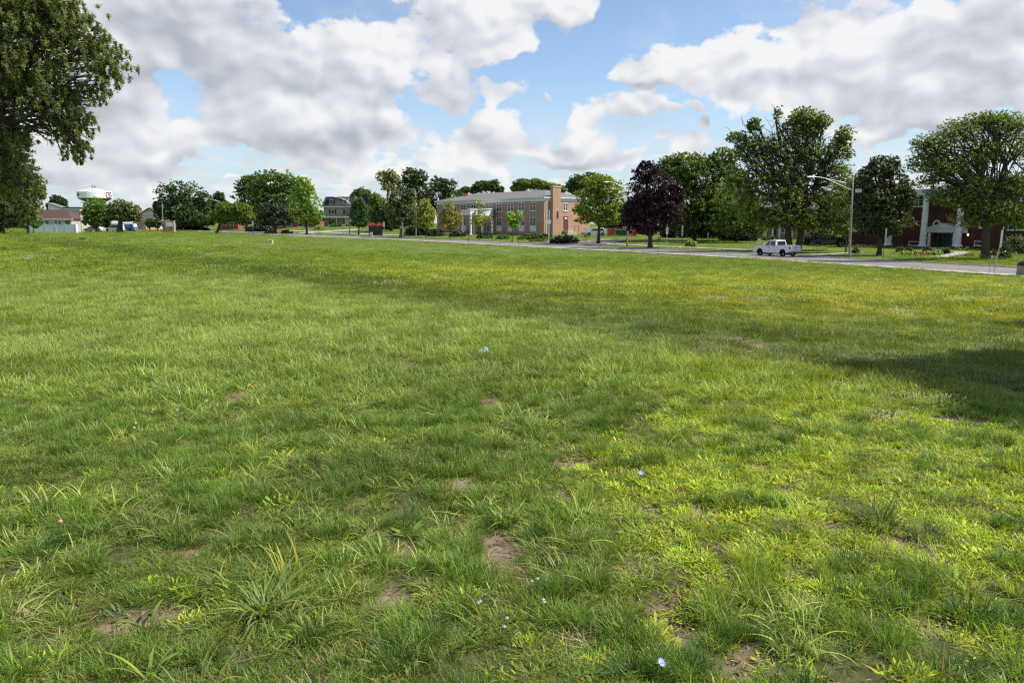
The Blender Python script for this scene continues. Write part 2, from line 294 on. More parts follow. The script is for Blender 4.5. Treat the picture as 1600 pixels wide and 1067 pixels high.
def zones(X, Y):
    """soil / yellow / dark / lush weights over the field"""
    d = crest_d(X, Y); s, _ = road_sd(X, Y)
    n = fbm(X * .45, Y * .45, 11); n2_ = fbm(X * 1.6, Y * 1.6, 21, 3); n3_ = fbm(X * .12, Y * .12, 31, 3)
    beyond = sst(7.2, 8.8, d + (n - .5) * 1.6)
    rn = sst(.04, .42, X / np.maximum(Y, 1) + (n - .5) * .5 + (n2_ - .5) * .25) * sst(11, 7.5, Y) * sst(9.5, 8.5, d)
    yb = beyond * sst(14, 20, Y) * sst(58, 42, Y) * sst(-.32, -.05, X / np.maximum(Y, 1)) * sst(.40, .56, n * .6 + n2_ * .4)
    yel = np.clip(rn * sst(.40, .55, n2_ * .5 + n * .5) + yb, 0, 1)
    drk = np.clip(beyond * sst(34, 16, Y) * sst(.42, .58, n2_) + .6 * (1 - beyond) * sst(.54, .66, n2_) * sst(10, 5, Y), 0, 1)
    drk = np.clip(drk + beyond * np.exp(-((d - 10.5) / 3) ** 2) * .8, 0, 1)
    return dict(d=d, s=s, beyond=beyond, yel=yel, drk=drk, n=n, n2=n2_, n3=n3_, rn=rn)
def grid_axis(lo, hi, a, n):
    t = np.linspace(math.asinh(lo / a), math.asinh(hi / a), n); return a * np.sinh(t)
gx = grid_axis(-1500, 1500, 3.0, 520); gy = grid_axis(-60, 3000, 4.0, 560)
GX, GY = np.meshgrid(gx, gy); gxf = GX.ravel(); gyf = GY.ravel(); gz = height(gxf, gyf)
pv = patchv(gxf, gyf); gz = gz - .025 * sst(-.1, .4, pv) * (gyf < 30)
nx, ny = len(gx), len(gy); ii = np.arange(nx * (ny - 1)).reshape(ny - 1, nx)[:, :-1].ravel()
GQ = np.stack([ii, ii + 1, ii + 1 + nx, ii + nx], 1)
zn = zones(gxf, gyf); dist = np.hypot(gxf, gyf)
soil = np.clip(sst(-.25, .15, pv), 0, 1) * (gyf < 30)
green = np.array([.12, .165, .03]); yelc = np.array([.22, .23, .035]); drkc = np.array([.08, .115, .025]); soilc = np.array([.25, .185, .125]); thatch = np.array([.075, .062, .034])
nearw = sst(16, 5, dist)[:, None]
gc = green * (1 - zn['yel'][:, None] * .8) + yelc * zn['yel'][:, None] * .8
gc = gc * (1 - zn['drk'][:, None] * .5) + drkc * zn['drk'][:, None] * .5
gc = gc * (.86 + .28 * zn['n'][:, None]); gc = gc * (1 - .75 * nearw) + thatch * .75 * nearw
gc = gc * (1 - soil[:, None]) + soilc * soil[:, None]
gnd = np_mesh('ground', np.stack([gxf, gyf, gz], 1), GQ, gc)
m = bpy.data.materials.new('ground_turf'); m.use_nodes = True; t = m.node_tree; b = t.nodes['Principled BSDF']; b.inputs['Roughness'].default_value = .95; b.inputs['Specular IOR Level'].default_value = .1
a = t.nodes.new('ShaderNodeAttribute'); a.attribute_name = 'col'; g = t.nodes.new('ShaderNodeNewGeometry')
n = t.nodes.new('ShaderNodeTexNoise'); n.inputs['Scale'].default_value = 16; n.inputs['Detail'].default_value = 10; n.inputs['Roughness'].default_value = .65; t.links.new(g.outputs['Position'], n.inputs['Vector'])
n_b = t.nodes.new('ShaderNodeTexNoise'); n_b.inputs['Scale'].default_value = .8; n_b.inputs['Detail'].default_value = 6; t.links.new(g.outputs['Position'], n_b.inputs['Vector'])
ml = t.nodes.new('ShaderNodeMath'); ml.operation = 'MULTIPLY'; t.links.new(n.outputs[0], ml.inputs[0]); t.links.new(n_b.outputs[0], ml.inputs[1])
mr = t.nodes.new('ShaderNodeMapRange'); t.links.new(ml.outputs[0], mr.inputs[0]); mr.inputs[1].default_value = .12; mr.inputs[2].default_value = .4; mr.inputs[3].default_value = .5; mr.inputs[4].default_value = 1.5
v = t.nodes.new('ShaderNodeVectorMath'); v.operation = 'SCALE'; t.links.new(a.outputs['Color'], v.inputs[0]); t.links.new(mr.outputs[0], v.inputs['Scale']); t.links.new(v.outputs[0], b.inputs['Base Color'])
bp = t.nodes.new('ShaderNodeBump'); bp.inputs['Strength'].default_value = .5; bp.inputs['Distance'].default_value = .03; t.links.new(n.outputs[0], bp.inputs['Height']); t.links.new(bp.outputs[0], b.inputs['Normal'])
gnd.data.materials.append(m); gnd.data.shade_smooth(); tag(gnd, kind='structure')

# road: ribbon between offsets of the road line
RDF = cr_sp(RP, 30)
def ribbon(pts, o0, o1, z0, z1=None, thick=None):
    P = np.asarray(pts, float); T = np.gradient(P[:, :2], axis=0); T /= np.linalg.norm(T, axis=1)[:, None]; Nn = np.stack([T[:, 1], -T[:, 0]], 1)
    V = []; z1 = z0 if z1 is None else z1
    for k, (o, zz) in enumerate(((o0, z0), (o1, z1))):
        V.append(np.column_stack([P[:, :2] + Nn * o, P[:, 2] + zz]))
    V = np.vstack(V); n = len(P); Q = np.array([(i, n + i, n + i + 1, i + 1) for i in range(n - 1)]); return V, Q
V, Q = ribbon(RDF, 1.6, 8.6, .0); tag(np_mesh('road', V, Q, m=MT['asph']), kind='structure')  # asphalt darkened throughout: shade from the trees is put into its colour
V, Q = ribbon(RDF, -.25, 1.602, .03, .004); tag(np_mesh('gutter_and_sunlit_lane', V, Q, m=MT['gutter']), kind='structure')  # concrete gutter widened over the near lane; its pale tone also stands for sunlight
bk = MB(); V, Q = ribbon(RDF, 8.58, 9.0, .004); bk.add(V, Q.tolist()); V, Q = ribbon(RDF, 9.0, 9.02, 0, .13); bk.add(V, Q.tolist()); V, Q = ribbon(RDF, 9.02, 9.2, .13); bk.add(V, Q.tolist()); V, Q = ribbon(RDF, 9.2, 9.22, .13, -.1); bk.add(V, Q.tolist())
tag(bk.build('kerb', MT['kerb']), kind='structure')
def path(name, pix, width, matl, lift=.03, world=None):
    P = [gpt(*p) for p in pix] if world is None else world
    P = cr_sp([(p[0], p[1], 0) for p in P], 14) if len(P) > 2 else np.array([(P[0][0] + (P[1][0] - P[0][0]) * t, P[0][1] + (P[1][1] - P[0][1]) * t, 0) for t in np.linspace(0, 1, 30)])
    T = np.gradient(P[:, :2], axis=0); T /= np.linalg.norm(T, axis=1)[:, None]; Nn = np.stack([T[:, 1], -T[:, 0]], 1)
    cols = np.linspace(-width / 2, width / 2, 5); V = np.vstack([np.column_stack([P[:, :2] + Nn * o, np.zeros(len(P))]) for o in cols])
    V[:, 2] = height(V[:, 0], V[:, 1]) + lift; n = len(P); Q = np.array([(k * n + i, (k + 1) * n + i, (k + 1) * n + i + 1, k * n + i + 1) for k in range(4) for i in range(n - 1)])
    return tag(np_mesh(name, V, Q, m=matl), kind='structure')
def off_road(o, y0, y1):
    P = RDF; T = np.gradient(P[:, :2], axis=0); T /= np.linalg.norm(T, axis=1)[:, None]; Nn = np.stack([T[:, 1], -T[:, 0]], 1); Q = P[:, :2] + Nn * o
    k = (Q[:, 1] > y0) & (Q[:, 1] < y1); return [tuple(q) for q in Q[k][::6]]
path('sidewalk', None, 1.6, MT['walk'], .07, world=off_road(14.5, 86, 125))
path('sidewalk', None, 1.6, MT['walk'], .07, world=off_road(15, 150, 200))
path('footpath', [(1262, 399), (1300, 397.5), (1345, 395)], 1.4, MT['walk'], .06)
path('footpath', [(1466, 403), (1488, 399), (1503, 395.5), (1494, 393.5)], 1.5, MT['walk'], .07)
path('driveway', [(905, 384), (935, 379), (965, 375)], 6.0, MT['asph'], .10)
path('driveway', [(470, 366), (500, 363), (560, 359.5)], 4.0, MT['walk'], .09)
# ------------------------------------------------------------------ buildings
def obox(mb, o, a, n, a0, a1, d0, d1, z0, z1):
    """box in a wall frame: along a, outward n"""
    a = np.array((a[0], a[1], 0.)); n = np.array((n[0], n[1], 0.)); o = np.array(o, float)
    V = [o + a * x + n * y + np.array((0, 0, z)) for z in (z0, z1) for x, y in ((a0, d0), (a1, d0), (a1, d1), (a0, d1))]
    mb.add(V, [(3, 2, 1, 0), (4, 5, 6, 7), (0, 1, 5, 4), (1, 2, 6, 5), (2, 3, 7, 6), (3, 0, 4, 7)]); return mb
def window(par, o, a, n, x, z, w, h, bars=1, fm='white', sill=True, shutters=False, panel=0, transom=True):
    f = MB(); t = .09
    obox(f, o, a, n, x - w / 2, x + w / 2, .01, .07, z, z + t); obox(f, o, a, n, x - w / 2, x + w / 2, .01, .07, z + h - t, z + h)
    obox(f, o, a, n, x - w / 2, x - w / 2 + t, .01, .066, z + t, z + h - t); obox(f, o, a, n, x + w / 2 - t, x + w / 2, .01, .066, z + t, z + h - t)
    for k in range(bars): xx = x - w / 2 + w * (k + 1) / (bars + 1); obox(f, o, a, n, xx - .07, xx + .07, .01, .063, z + t, z + h - t)
    if transom: obox(f, o, a, n, x - w / 2 + t, x + w / 2 - t, .012, .05, z + h * .55, z + h * .55 + .05)
    if sill: obox(f, o, a, n, x - w / 2 - .08, x + w / 2 + .08, .01, .14, z - .1, z - .003)
    if panel: obox(f, o, a, n, x - w / 2, x + w / 2, .01, .05, z - .1 - panel, z - .103)
    fr = f.build('window', MT[fm], par)
    p = MB(); obox(p, o, a, n, x - w / 2 + .05, x + w / 2 - .05, .004, .025, z + .05, z + h - .05); p.build('pane', MT['glass'], fr)
    if shutters:
        for sg in (-1, 1):
            s_ = MB(); c = x + sg * (w / 2 + .26); obox(s_, o, a, n, c - .23, c + .23, .01, .05, z - .03, z + h + .03); s_.build('shutter', MT['black'], par)
    return fr
def hip_roof(x0, x1, y0, y1, ze, zr, ov=.45, inset=None, th=.25):
    X0, X1, Y0, Y1 = x0 - ov, x1 + ov, y0 - ov, y1 + ov; i = inset if inset else (Y1 - Y0) / 2; ym = (Y0 + Y1) / 2
    m_ = MB(); V = [(X0, Y0, ze), (X1, Y0, ze), (X1, Y1, ze), (X0, Y1, ze), (X0 + i, ym, zr), (X1 - i, ym, zr)]
    m_.add(V, [(0, 1, 5, 4), (1, 2, 5), (2, 3, 4, 5), (3, 0, 4), (3, 2, 1, 0)]); return m_
def gable_roof(x0, x1, y0, y1, ze, zr, ov=.4):
    X0, X1, Y0, Y1 = x0 - ov, x1 + ov, y0 - ov, y1 + ov; ym = (Y0 + Y1) / 2; t = .2
    m_ = MB(); m_.extr([(Y0, ze), (ym, zr), (Y1, ze), (Y1, ze + t), (ym, zr + t), (Y0, ze + t)], 'x', X0, X1); return m_

# --- tan brick two-storey residence hall with hip roof
u1 = np.array((-.645, .764)); v1 = np.array((-.764, -.645)); O1 = (6.1, 138.5)
zg = hz1(O1[0] - 2, O1[1] + 3); B1 = empty('residence_hall', (O1[0], O1[1], zg), math.atan2(u1[1], u1[0]), 'long two storey tan brick hall with gray hipped roof and white curved portico', 'building')
def t1(px, z=4): return line_t(px, z, O1, u1)
def z1_(py, Y): return W(800, py, Y)[2] - zg
ZE = z1_(309.5, 138.5); L1 = 36.0; D1 = 12.6
w = MB(); w.box(0, L1, -D1, 0, -1.5, ZE - .55); w.build('wall', MT['tanbrick'], B1)
w = MB(); w.box(-.03, L1 + .03, -D1 - .03, .03, ZE - .549, ZE - .003); w.box(-.4, L1 + .4, -D1 - .4, .4, ZE, ZE + .22); w.build('frieze', MT['white'], B1)
rf = hip_roof(0, L1, -D1, 0, ZE + .222, z1_(296.5, 146), .42).build('roof', MT['roofgray'], B1)
ch = MB(); ch.box(-.75, .0, -3.7, -1.6, -1.5, z1_(293, 141)); c_ = ch.build('chimney', MT['tanbrick'], B1)
cc = MB(); cc.box(-.85, .1, -3.8, -1.5, z1_(293, 141) + .002, z1_(291.6, 141)); cc.build('chimney_cap', MT['stone'], c_)
tl = t1(701, 9); ch = MB(); ch.box(tl - 1.2, tl + 1.0, -5.6, -4.4, ZE, z1_(302.5, O1[1] + .764 * tl + 3)); ch.build('chimney', MT['tanbrick'], B1)
AX, NX = (1, 0), (0, 1)
for px in (694.6, 709.6, 724, 740, 754.5, 766, 780, 798, 815, 833):
    window(B1, (0, 0, 0), AX, NX, t1(px, 6), ZE - 2.35, 1.75 if px != 766 else 1.0, 1.55)
for px in (694.6, 709.6, 724, 780, 798, 815, 833):
    window(B1, (0, 0, 0), AX, NX, t1(px, 3), ZE - 5.25, 1.75, 1.65, panel=1.0)
dt = t1(761, 2); d_ = MB(); obox(d_, (0, 0, 0), AX, NX, dt - 1.1, dt + 1.1, .01, .12, .0, 2.5); dd = d_.build('door', MT['cream'], B1)
for k in (-.5, .5): g_ = MB(); obox(g_, (0, 0, 0), AX, NX, dt + k - .36, dt + k + .36, .121, .14, .5, 2.2); g_.build('door_glass', MT['glass'], dd)
# end wall (x = 0, facing -x): along -y
AE_, NE = (0, -1), (-1, 0)
def te(px, z=3): return line_t(px, z, O1, -v1)
window(B1, (0, 0, 0), AE_, NE, te(883.5, 5), ZE - 2.35, 1.25, 1.5)
d_ = MB(); x = te(884, 2); obox(d_, (0, 0, 0), AE_, NE, x - .62, x + .62, .01, .05, .75, 3.5); dr = d_.build('door', MT['brown'], B1)
g_ = MB(); obox(g_, (0, 0, 0), AE_, NE, x - .3, x + .3, .051, .06, 3.0, 3.3); g_.build('door_sign', MT['signw'], dr)
st = MB()
for k in range(4): obox(st, (0, 0, 0), AE_, NE, x - .9, x + 1.0 + .35 * k, .02 + .001 * k, 1.4 - .001 * k, -.6 + .0, .72 - .18 * k)
st.build('steps', MT['conc'], B1)
rl = MB()
for yy in (x - .8, x + 1.0, x + 2.2): obox(rl, (0, 0, 0), AE_, NE, yy - .03, yy + .03, 1.36, 1.42, .2, 1.6)
obox(rl, (0, 0, 0), AE_, NE, x - .8, x + 2.2, 1.37, 1.41, 1.6, 1.66); rl.build('railing', MT['dark'], B1)
dp_ = MB(); obox(dp_, (0, 0, 0), AE_, NE, .55, .68, .02, .14, -.5, ZE - .55); dp_.build('downspout', MT['signw'], B1)
x = te(867, 5); cl = MB(); obox(cl, (0, 0, 0), AE_, NE, x - .1, x + .1, .76, .9, ZE - 3.7, ZE - 2.4); cl.build('wall_lamp', MT['dark'], B1)
x = te(901, 3); vn_ = MB(); obox(vn_, (0, 0, 0), AE_, NE, x - .7, x + .7, .01, .06, ZE - 4.3, ZE - 4.15); vn_.build('trim', MT['brown'], B1)
# portico with flat roof, rounded end and slender columns
ta = t1(775, 3); PD = 6.6; ptop = z1_(328.6, 148); pbot = z1_(336.4, 148)
pw = 3.2; cp = MB(); arc = [(ta + pw / 2 + (pw / 2 + .9) * math.cos(a), 2.6 + (pw / 2 + .9) * math.sin(a)) for a in np.linspace(0, 2 * math.pi, 28, endpoint=False)]
cp.prism(arc, pbot, ptop + .10); cp.prism([(x_, y_) for x_, y_ in [(ta + pw / 2 + (pw / 2 + 1.05) * math.cos(a), 2.6 + (pw / 2 + 1.05) * math.sin(a)) for a in np.linspace(0, 2 * math.pi, 28, endpoint=False)]], ptop + .102, ptop + .3); cp.prism([(x_, y_) for x_, y_ in [(ta + pw / 2 + (pw / 2 + .98) * math.cos(a), 2.6 + (pw / 2 + .98) * math.sin(a)) for a in np.linspace(0, 2 * math.pi, 28, endpoint=False)]], pbot - .14, pbot - .002)
cp.build('portico_canopy', MT['white'], B1)
cp = MB(); cp.box(ta, ta + pw, 2.7, PD, pbot + .02, ptop); cp.box(ta - .12, ta + pw + .12, 2.69, PD + .12, ptop + .003, ptop + .12); cp.build('portico_roof', MT['white'], B1)
for (x_, y_) in ((ta + .3, PD - .3), (ta + pw - .3, PD - .3), (ta + .3, 3.4), (ta + pw - .3, 3.4), (ta + .2, .9)):
    MB().lathe([(.28, -.6), (.28, .1), (.23, .15), (.22, pbot - .35), (.27, pbot - .3), (.27, pbot - .145)], (x_, y_, 0), 14).build('column', MT['white'], B1, smooth=False)

# --- house with slate mansard roof
Y2 = 205.; a_ = W(504, 353, Y2); z2 = hz1(a_[0], a_[1]); s2 = mpp(Y2)
B2 = empty('mansard_house', (a_[0], Y2, z2), 0, 'three storey olive house with slate mansard roof, black shutters and white balcony band', 'building')
def h2(py): return W(540, py, Y2)[2] - z2
W2 = 15.5
MB().box(.5, W2, 0, 9, -1, h2(323.6)).build('wall', MT['olive'], B2)
ro = MB(); e0, e1 = h2(322.5), h2(307.3); ro.add([(0, -.5, e0), (W2 + .3, -.5, e0), (W2 + .3, 9.5, e0), (0, 9.5, e0), (.9, 1.2, e1), (W2 - .6, 1.2, e1), (W2 - .6, 8, e1), (.9, 8, e1)], [(3, 2, 1, 0), (4, 5, 6, 7), (0, 1, 5, 4), (1, 2, 6, 5), (2, 3, 7, 6), (3, 0, 4, 7)]); ro.build('roof', MT['roofnavy'], B2)
MB().box(-.1, W2 + .4, -.6, 9.6, h2(323.7), e0 - .003).build('eave', MT['white'], B2)
bl = MB(); bl.box(.2, 8.4, -1.5, -.003, h2(340.4), h2(338.6)); bl.build('balcony', MT['white'], B2)
rl = MB(); rl.box(.2, 8.4, -1.5, -1.44, h2(335.0), h2(334.6))
for k in range(40): rl.box(.25 + k * .205, .28 + k * .205, -1.49, -1.45, h2(338.6), h2(335))
rl.build('railing', MT['dark'], B2)
for k in (.3, 4.2, 8.2): MB().box(k, k + .16, -1.45, -1.3, -1, h2(340.4) - .003).build('post', MT['cream'], B2)
A2, N2 = (1, 0), (0, -1)
for px in (520.5, 542.5, 562):
    x = (px - 504) * s2 + .0
    window(B2, (0, 0, 0), A2, N2, x, h2(334.5), 1.05, h2(328) - h2(334.5), 0, 'cream', shutters=True)
    if px != 562: window(B2, (0, 0, 0), A2, N2, x, h2(351.5), 1.1, h2(343.5) - h2(351.5), 0, 'cream', shutters=True)
dm = MB(); dm.box(2.0, 7.6, -.28, 1.5, h2(321.3), h2(309.5)); dm.build('dormer', MT['olive'], B2)
dm = MB(); dm.add([(2.0, -.32, h2(309.4)), (7.6, -.32, h2(316)), (7.6, 1.5, h2(316)), (2.0, 1.5, h2(309.4)), (2.0, -.32, h2(308.2)), (7.7, -.32, h2(314.6)), (7.7, 1.5, h2(314.6)), (2.0, 1.5, h2(308.2))], [(3, 2, 1, 0), (4, 5, 6, 7), (0, 1, 5, 4), (1, 2, 6, 5), (2, 3, 7, 6), (3, 0, 4, 7)]); dm.build('dormer_roof', MT['roofnavy'], B2)
for px in (519.5, 541):
    x = (px - 504) * s2
    window(B2, (0, -.28, 0), A2, N2, x, h2(319), 1.0, h2(312) - h2(319), 0, 'cream', sill=False, shutters=(px < 530))
d_ = MB(); d_.box(6.3, 7.4, -.06, -.003, 0, 2.3); d_.build('door', MT['cream'], B2)

# --- dark red brick house with tall white columns, right
w3 = np.array((-.425, .905)); n3v = np.array((-.905, -.425)); O3 = np.array((57.5, 88.0)) ; zg3 = hz1(50, 96)
# local x along w3, local +y = rot90(w3) = (-.905,-.425) = towards the road
B3 = empty('columned_brick_house', (O3[0] + 2.6 * .905, O3[1] + 2.6 * .425, zg3), math.atan2(w3[1], w3[0]), 'large dark red brick house with tall white columns and gold letters over its door', 'building')
OW = (O3[0] + 2.6 * .905, O3[1] + 2.6 * .425)
def t3(px, z=2): return line_t(px, z, OW, w3)
def t3c(px, z=0): return line_t(px, z, O3, w3)
def z3(py, t, dpt=0): 
    P_ = OW + w3 * t - n3v * -dpt if False else (OW[0] + w3[0] * t + n3v[0] * dpt, OW[1] + w3[1] * t + n3v[1] * dpt); return W(800, py, P_[1])[2] - zg3
x0, x1 = -24, t3(1303); ZT = z3(299.5, t3(1440)) 
MB().box(x0, x1, -14, 0, -1.5, ZT - .7).build('wall', MT['redbrick'], B3)
MB().box(x0 - .3, x1 + .3, -14.3, .3, ZT - .698, ZT).build('cornice', MT['cream'], B3)
tca, tcb = t3c(1389), t3c(1497)
lo, hi = min(tca, tcb) - 1.0, max(tca, tcb) + 1.0
MB().box(lo, hi, .302, 3.2, ZT - .62, ZT + .15).build('portico_roof', MT['cream'], B3)
hip_roof(x0, x1, -14, 0, ZT + .002, ZT + .7, .4).build('roof', MT['roofgray'], B3)
for px in (1389, 1442.5, 1497, ):
    tx = t3c(px); pz = z3(385.5 if px > 1400 else 383.5, tx, 2.6)
    cbm = MB().lathe([(.58, pz + .002), (.58, pz + .12), (.46, pz + .2), (.40, pz + .45), (.37, 3.5), (.33, ZT - 1.0), (.42, ZT - .9), (.42, ZT - .625)], (tx, 2.6, 0), 20).build('column', MT['white'], B3)
    MB().box(tx - .65, tx + .65, 1.95, 3.25, -1.5, pz).build('plinth', MT['redbrick'], cbm)
tp = t3(1484); ph0, ph1 = z3(363.5, tp), z3(357.5, tp)
pt = MB(); pt.extr([(tp - 2.5, ph0), (tp + 2.5, ph0), (tp + 2.5, ph1), (tp, ph1 + .75), (tp - 2.5, ph1)], 'y', .01, 1.5); pt.build('pediment', MT['cream'], B3)
for dx, dy in ((-2.3, 1.3), (-1.7, 1.3), (1.7, 1.3), (2.3, 1.3)):
    MB().box(tp + dx - .13, tp + dx + .13, dy - .13, dy + .13, -.6, ph0 - .003).build('pilaster', MT['white'], B3)
d_ = MB(); d_.box(tp - 1.5, tp + 1.5, .01, .06, -.2, ph0 - .1); dr = d_.build('door', MT['dark'], B3)
for k in (-1, 1): MB().box(tp + k * .75 - .6, tp + k * .75 + .6, .061, .075, .3, ph0 - .4).build('door_glass', MT['glass'], dr)
MB().box(tp - 2.8, tp + 2.8, .0, 2.4, -1.2, -.21 + .3).build('porch_step', MT['conc'], B3)
for px in (1464.5, 1506):
    tx = t3(px); zc = z3(350.3, tx); ring = MB()
    for k in range(24):
        a0_, a1_ = 2 * math.pi * k / 24, 2 * math.pi * (k + 1) / 24; V = []
        for yy in (.01, .09):
            for r_ in (.30, .56):
                for a in (a0_, a1_): V.append((tx + r_ * math.cos(a), yy, zc + r_ * math.sin(a)))
        ring.add(V, [(4, 5, 7, 6), (0, 1, 5, 4), (2, 6, 7, 3)])
    rg = ring.build('round_window', MT['cream'], B3)
    MB().extr([(tx + .31 * math.cos(a), zc + .31 * math.sin(a)) for a in np.linspace(0, 2 * math.pi, 20, endpoint=False)], 'y', .01, .03).build('pane', MT['glass'], rg)
# gold letters, partly hidden by leaves in the photograph
def strokes(mb, tx, zc, h, segs, t=.13, y0=.01, y1=.09):
    for (xa, za, xb, zb) in segs:
        xa, xb = tx - xa * h, tx - xb * h; za, zb = zc + za * h, zc + zb * h; dx, dz = xb - xa, zb - za; l = math.hypot(dx, dz); nx_, nz_ = -dz / l * t / 2, dx / l * t / 2
        mb.extr([(xa + nx_, za + nz_), (xb + nx_, zb + nz_), (xb - nx_, zb - nz_), (xa - nx_, za - nz_)], 'y', y0, y1)
lt = MB(); strokes(lt, t3(1481.5), z3(345.5, tp), .85, [(-.35, 1, .0, .05), (.0, .0, .35, 1.0)]); lt.build('gold_letter', MT['yellow'], B3)
lt = MB(); strokes(lt, t3(1487), z3(345.5, tp), .85, [(-.25, 1, .35, 1.0), (.32, .98, -.22, .06), (-.25, 0.0, .35, .0)]); lt.build('gold_letter', MT['yellow'], B3)
for (px, py0, py1, ww) in ((1344, 361, 347, 1.5), (1398, 361, 349, 1.4), (1432, 384, 378.5, 1.7), (1534, 384, 381, 1.3), (1589, 359.5, 345, 1.9), (1433, 323, 311, 1.4), (1540, 356, 344, 1.4), (1592, 322, 308, 1.6), (1345, 325, 312, 1.4), (1398, 325, 312, 1.4)):
    tx = t3(px); za, zb = z3(py0, tx), z3(py1, tx); window(B3, (0, 0, 0), (1, 0), (0, 1), tx, za, ww, max(.6, zb - za), 0 if zb - za < .8 else 1, 'white', transom=zb - za > .8)
for px, py, on in ((1517, 367, True), (1446, 366, False)):
    tx = t3(px); zc = z3(py, tx); lb = MB().box(tx - .08, tx + .08, .01, .2, zc - .15, zc + .2).build('wall_lantern', MT['dark'], B3)
    if on: MB().lathe([(.0, -.1), (.09, -.06), (.09, .06), (.0, .1)], (tx, .3, zc), 10).build('lantern_glass', MT['lampglow'], lb)

# --- pale house with white columns, glimpsed behind the pickup
Y4 = 128.; p = W(1188, 378, Y4); z4 = hz1(p[0], p[1]); s4 = mpp(Y4)
B4 = empty('porch_house', (p[0], Y4, z4), R(-8), 'tan brick house with white porch posts glimpsed between trunks behind the pickup', 'building')
MB().box(0, 9.5, 0, 8, -1, 4.6).build('wall', MT['tanbrick'], B4); gable_roof(0, 9.5, -1.8, 8, 4.602, 6.4).build('roof', MT['roofgray'], B4)
for x in (.5, 1.7, 2.8, 4.9, 6.4): MB().box(x - .13, x + .13, -1.6, -1.34, -.5, 4.55).build('porch_post', MT['white'], B4)
MB().box(2.0, 2.6, -.06, -.003, .2, 2.6).build('door', MT['dark'], B4)
window(B4, (0, 0, 0), (1, 0), (0, -1), 4.0, 1.0, 1.3, 1.6); 
# --- orange brick houses far left behind the trees
def simple_house(name, label, px0, px1, pyb, pye, pyr, Y, wm, rm, dep=9, roof='gable', wins=(), rz=0, z_=None, trim='white'):
    a = W(px0, pyb, Y); b = W(px1, pyb, Y); wid = b[0] - a[0]; zb = hz1(a[0], Y) if z_ is None else z_
    o = empty(name, (a[0], Y, zb), rz, label, 'building' if 'house' not in name else 'house'); ze = W(800, pye, Y)[2] - zb; zr_ = W(800, pyr, Y)[2] - zb
    MB().box(0, wid, 0, dep, -2, ze).build('wall', MT[wm], o)
    if roof == 'hip': hip_roof(0, wid, 0, dep, ze + .003, zr_, .5).build('roof', MT[rm], o)
    elif roof == 'gable': gable_roof(0, wid, 0, dep, ze + .003, zr_).build('roof', MT[rm], o)
    elif roof == 'front':
        g_ = MB(); g_.extr([(0, ze + .002), (wid, ze + .002), (wid / 2, zr_ - .2)], 'y', 0, dep); g_.build('gable_wall', MT[wm], o)
        r_ = MB(); r_.extr([(-.4, ze - .1), (wid / 2, zr_ - .1), (wid + .4, ze - .1), (wid + .4, ze + .2), (wid / 2, zr_ + .2), (-.4, ze + .2)], 'y', -.4, dep + .4); r_.build('roof', MT[rm], o)
    else: MB().box(-.15, wid + .15, -.15, dep + .15, ze + .003, ze + .3).build('roof', MT[rm], o)
    MB().box(-.45 if roof == 'hip' else -.03, wid + (.45 if roof == 'hip' else .03), -.5 if roof == 'hip' else -.03, -.004, ze - .22, ze - .001).build('fascia', MT[trim], o)
    for (px, y0_, y1_, ww) in wins:
        window(o, (0, 0, 0), (1, 0), (0, -1), W(px, pyb, Y)[0] - a[0], W(800, y0_, Y)[2] - zb, ww, W(800, y1_, Y)[2] - W(800, y0_, Y)[2], 0, transom=False)
    return o, a, zb
simple_house('brick_house', 'low orange brick house seen under the tree crowns beside the small spreading tree', 345, 372, 355, 345, 337, 235, 'orangebrick', 'roofbrown', wins=((351, 352, 348, 1.5), (362, 352, 348, 1.5)))
simple_house('brick_house', 'wide orange brick house partly hidden by the honey locust trunks', 424, 500, 357, 345.5, 336, 215, 'orangebrick', 'roofbrown', wins=((436, 354, 349, 1.6), (452, 354, 349, 1.6), (470, 354, 349, 1.6), (486, 354, 349, 1.6)))
simple_house('gray_house', 'long gray house low behind the dark trees right of the utility shed', 286, 338, 353, 346, 341, 300, 'beige', 'roofgray', wins=((300, 352, 348, 1.8), (318, 352, 348, 1.8)))
# --- left: garage with brown hip roof, tall pale block behind, fence
Yg = 172.
o, a, zb = simple_house('hip_roof_house', 'low brick house with brown hipped roof standing behind the white fence', 40, 113, 362, 342, 327.5, Yg, 'beige', 'roofbrown', 3.6, 'hip', ((70, 351, 344, 2.6), (92, 351, 344, 1.6), (107, 351, 344, 1.6)))
for px in (50.5, 71, 92): x = W(px, 360, Yg)[0] - a[0]; MB().box(x - .25, x + .25, -.12, -.01, -.5, W(800, 342.3, Yg)[2] - zb - .25).build('pier', MT['beige'], o)
o, a, zb = simple_house('pale_block', 'tall pale sided building with stepped flat roof behind the brown roofed house', 103, 128, 362, 325.5, 324, 192., 'beige', 'dark', 12, 'flat', ((118, 353, 347, 1.0),))
x = W(78, 360, 192.)[0] - a[0]; ze = W(800, 325.5, 192.)[2] - zb; g_ = MB(); g_.extr([(x, -2), (-.01, -2), (-.01, ze - .3), (x + .5, W(800, 318.5, 192)[2] - zb), (x, W(800, 318.5, 192)[2] - zb)], 'y', .3, 3); g_.build('side_wing', MT['fence'], o)
g_ = MB(); xa, za, zb_ = x + .5, W(800, 318.5, 192)[2] - zb, ze - .3; g_.extr([(xa - .8, za + .0), (-.01, zb_ + .02), (-.01, zb_ + .3), (xa - .8, za + .3)], 'y', .1, 3.2); g_.build('wing_roof', MT['roofgray'], o)
MB().box(.5, 3.9, -.02, .0, ze - 4.6, ze - 4.4).build('belt_course', MT['dark'], o)
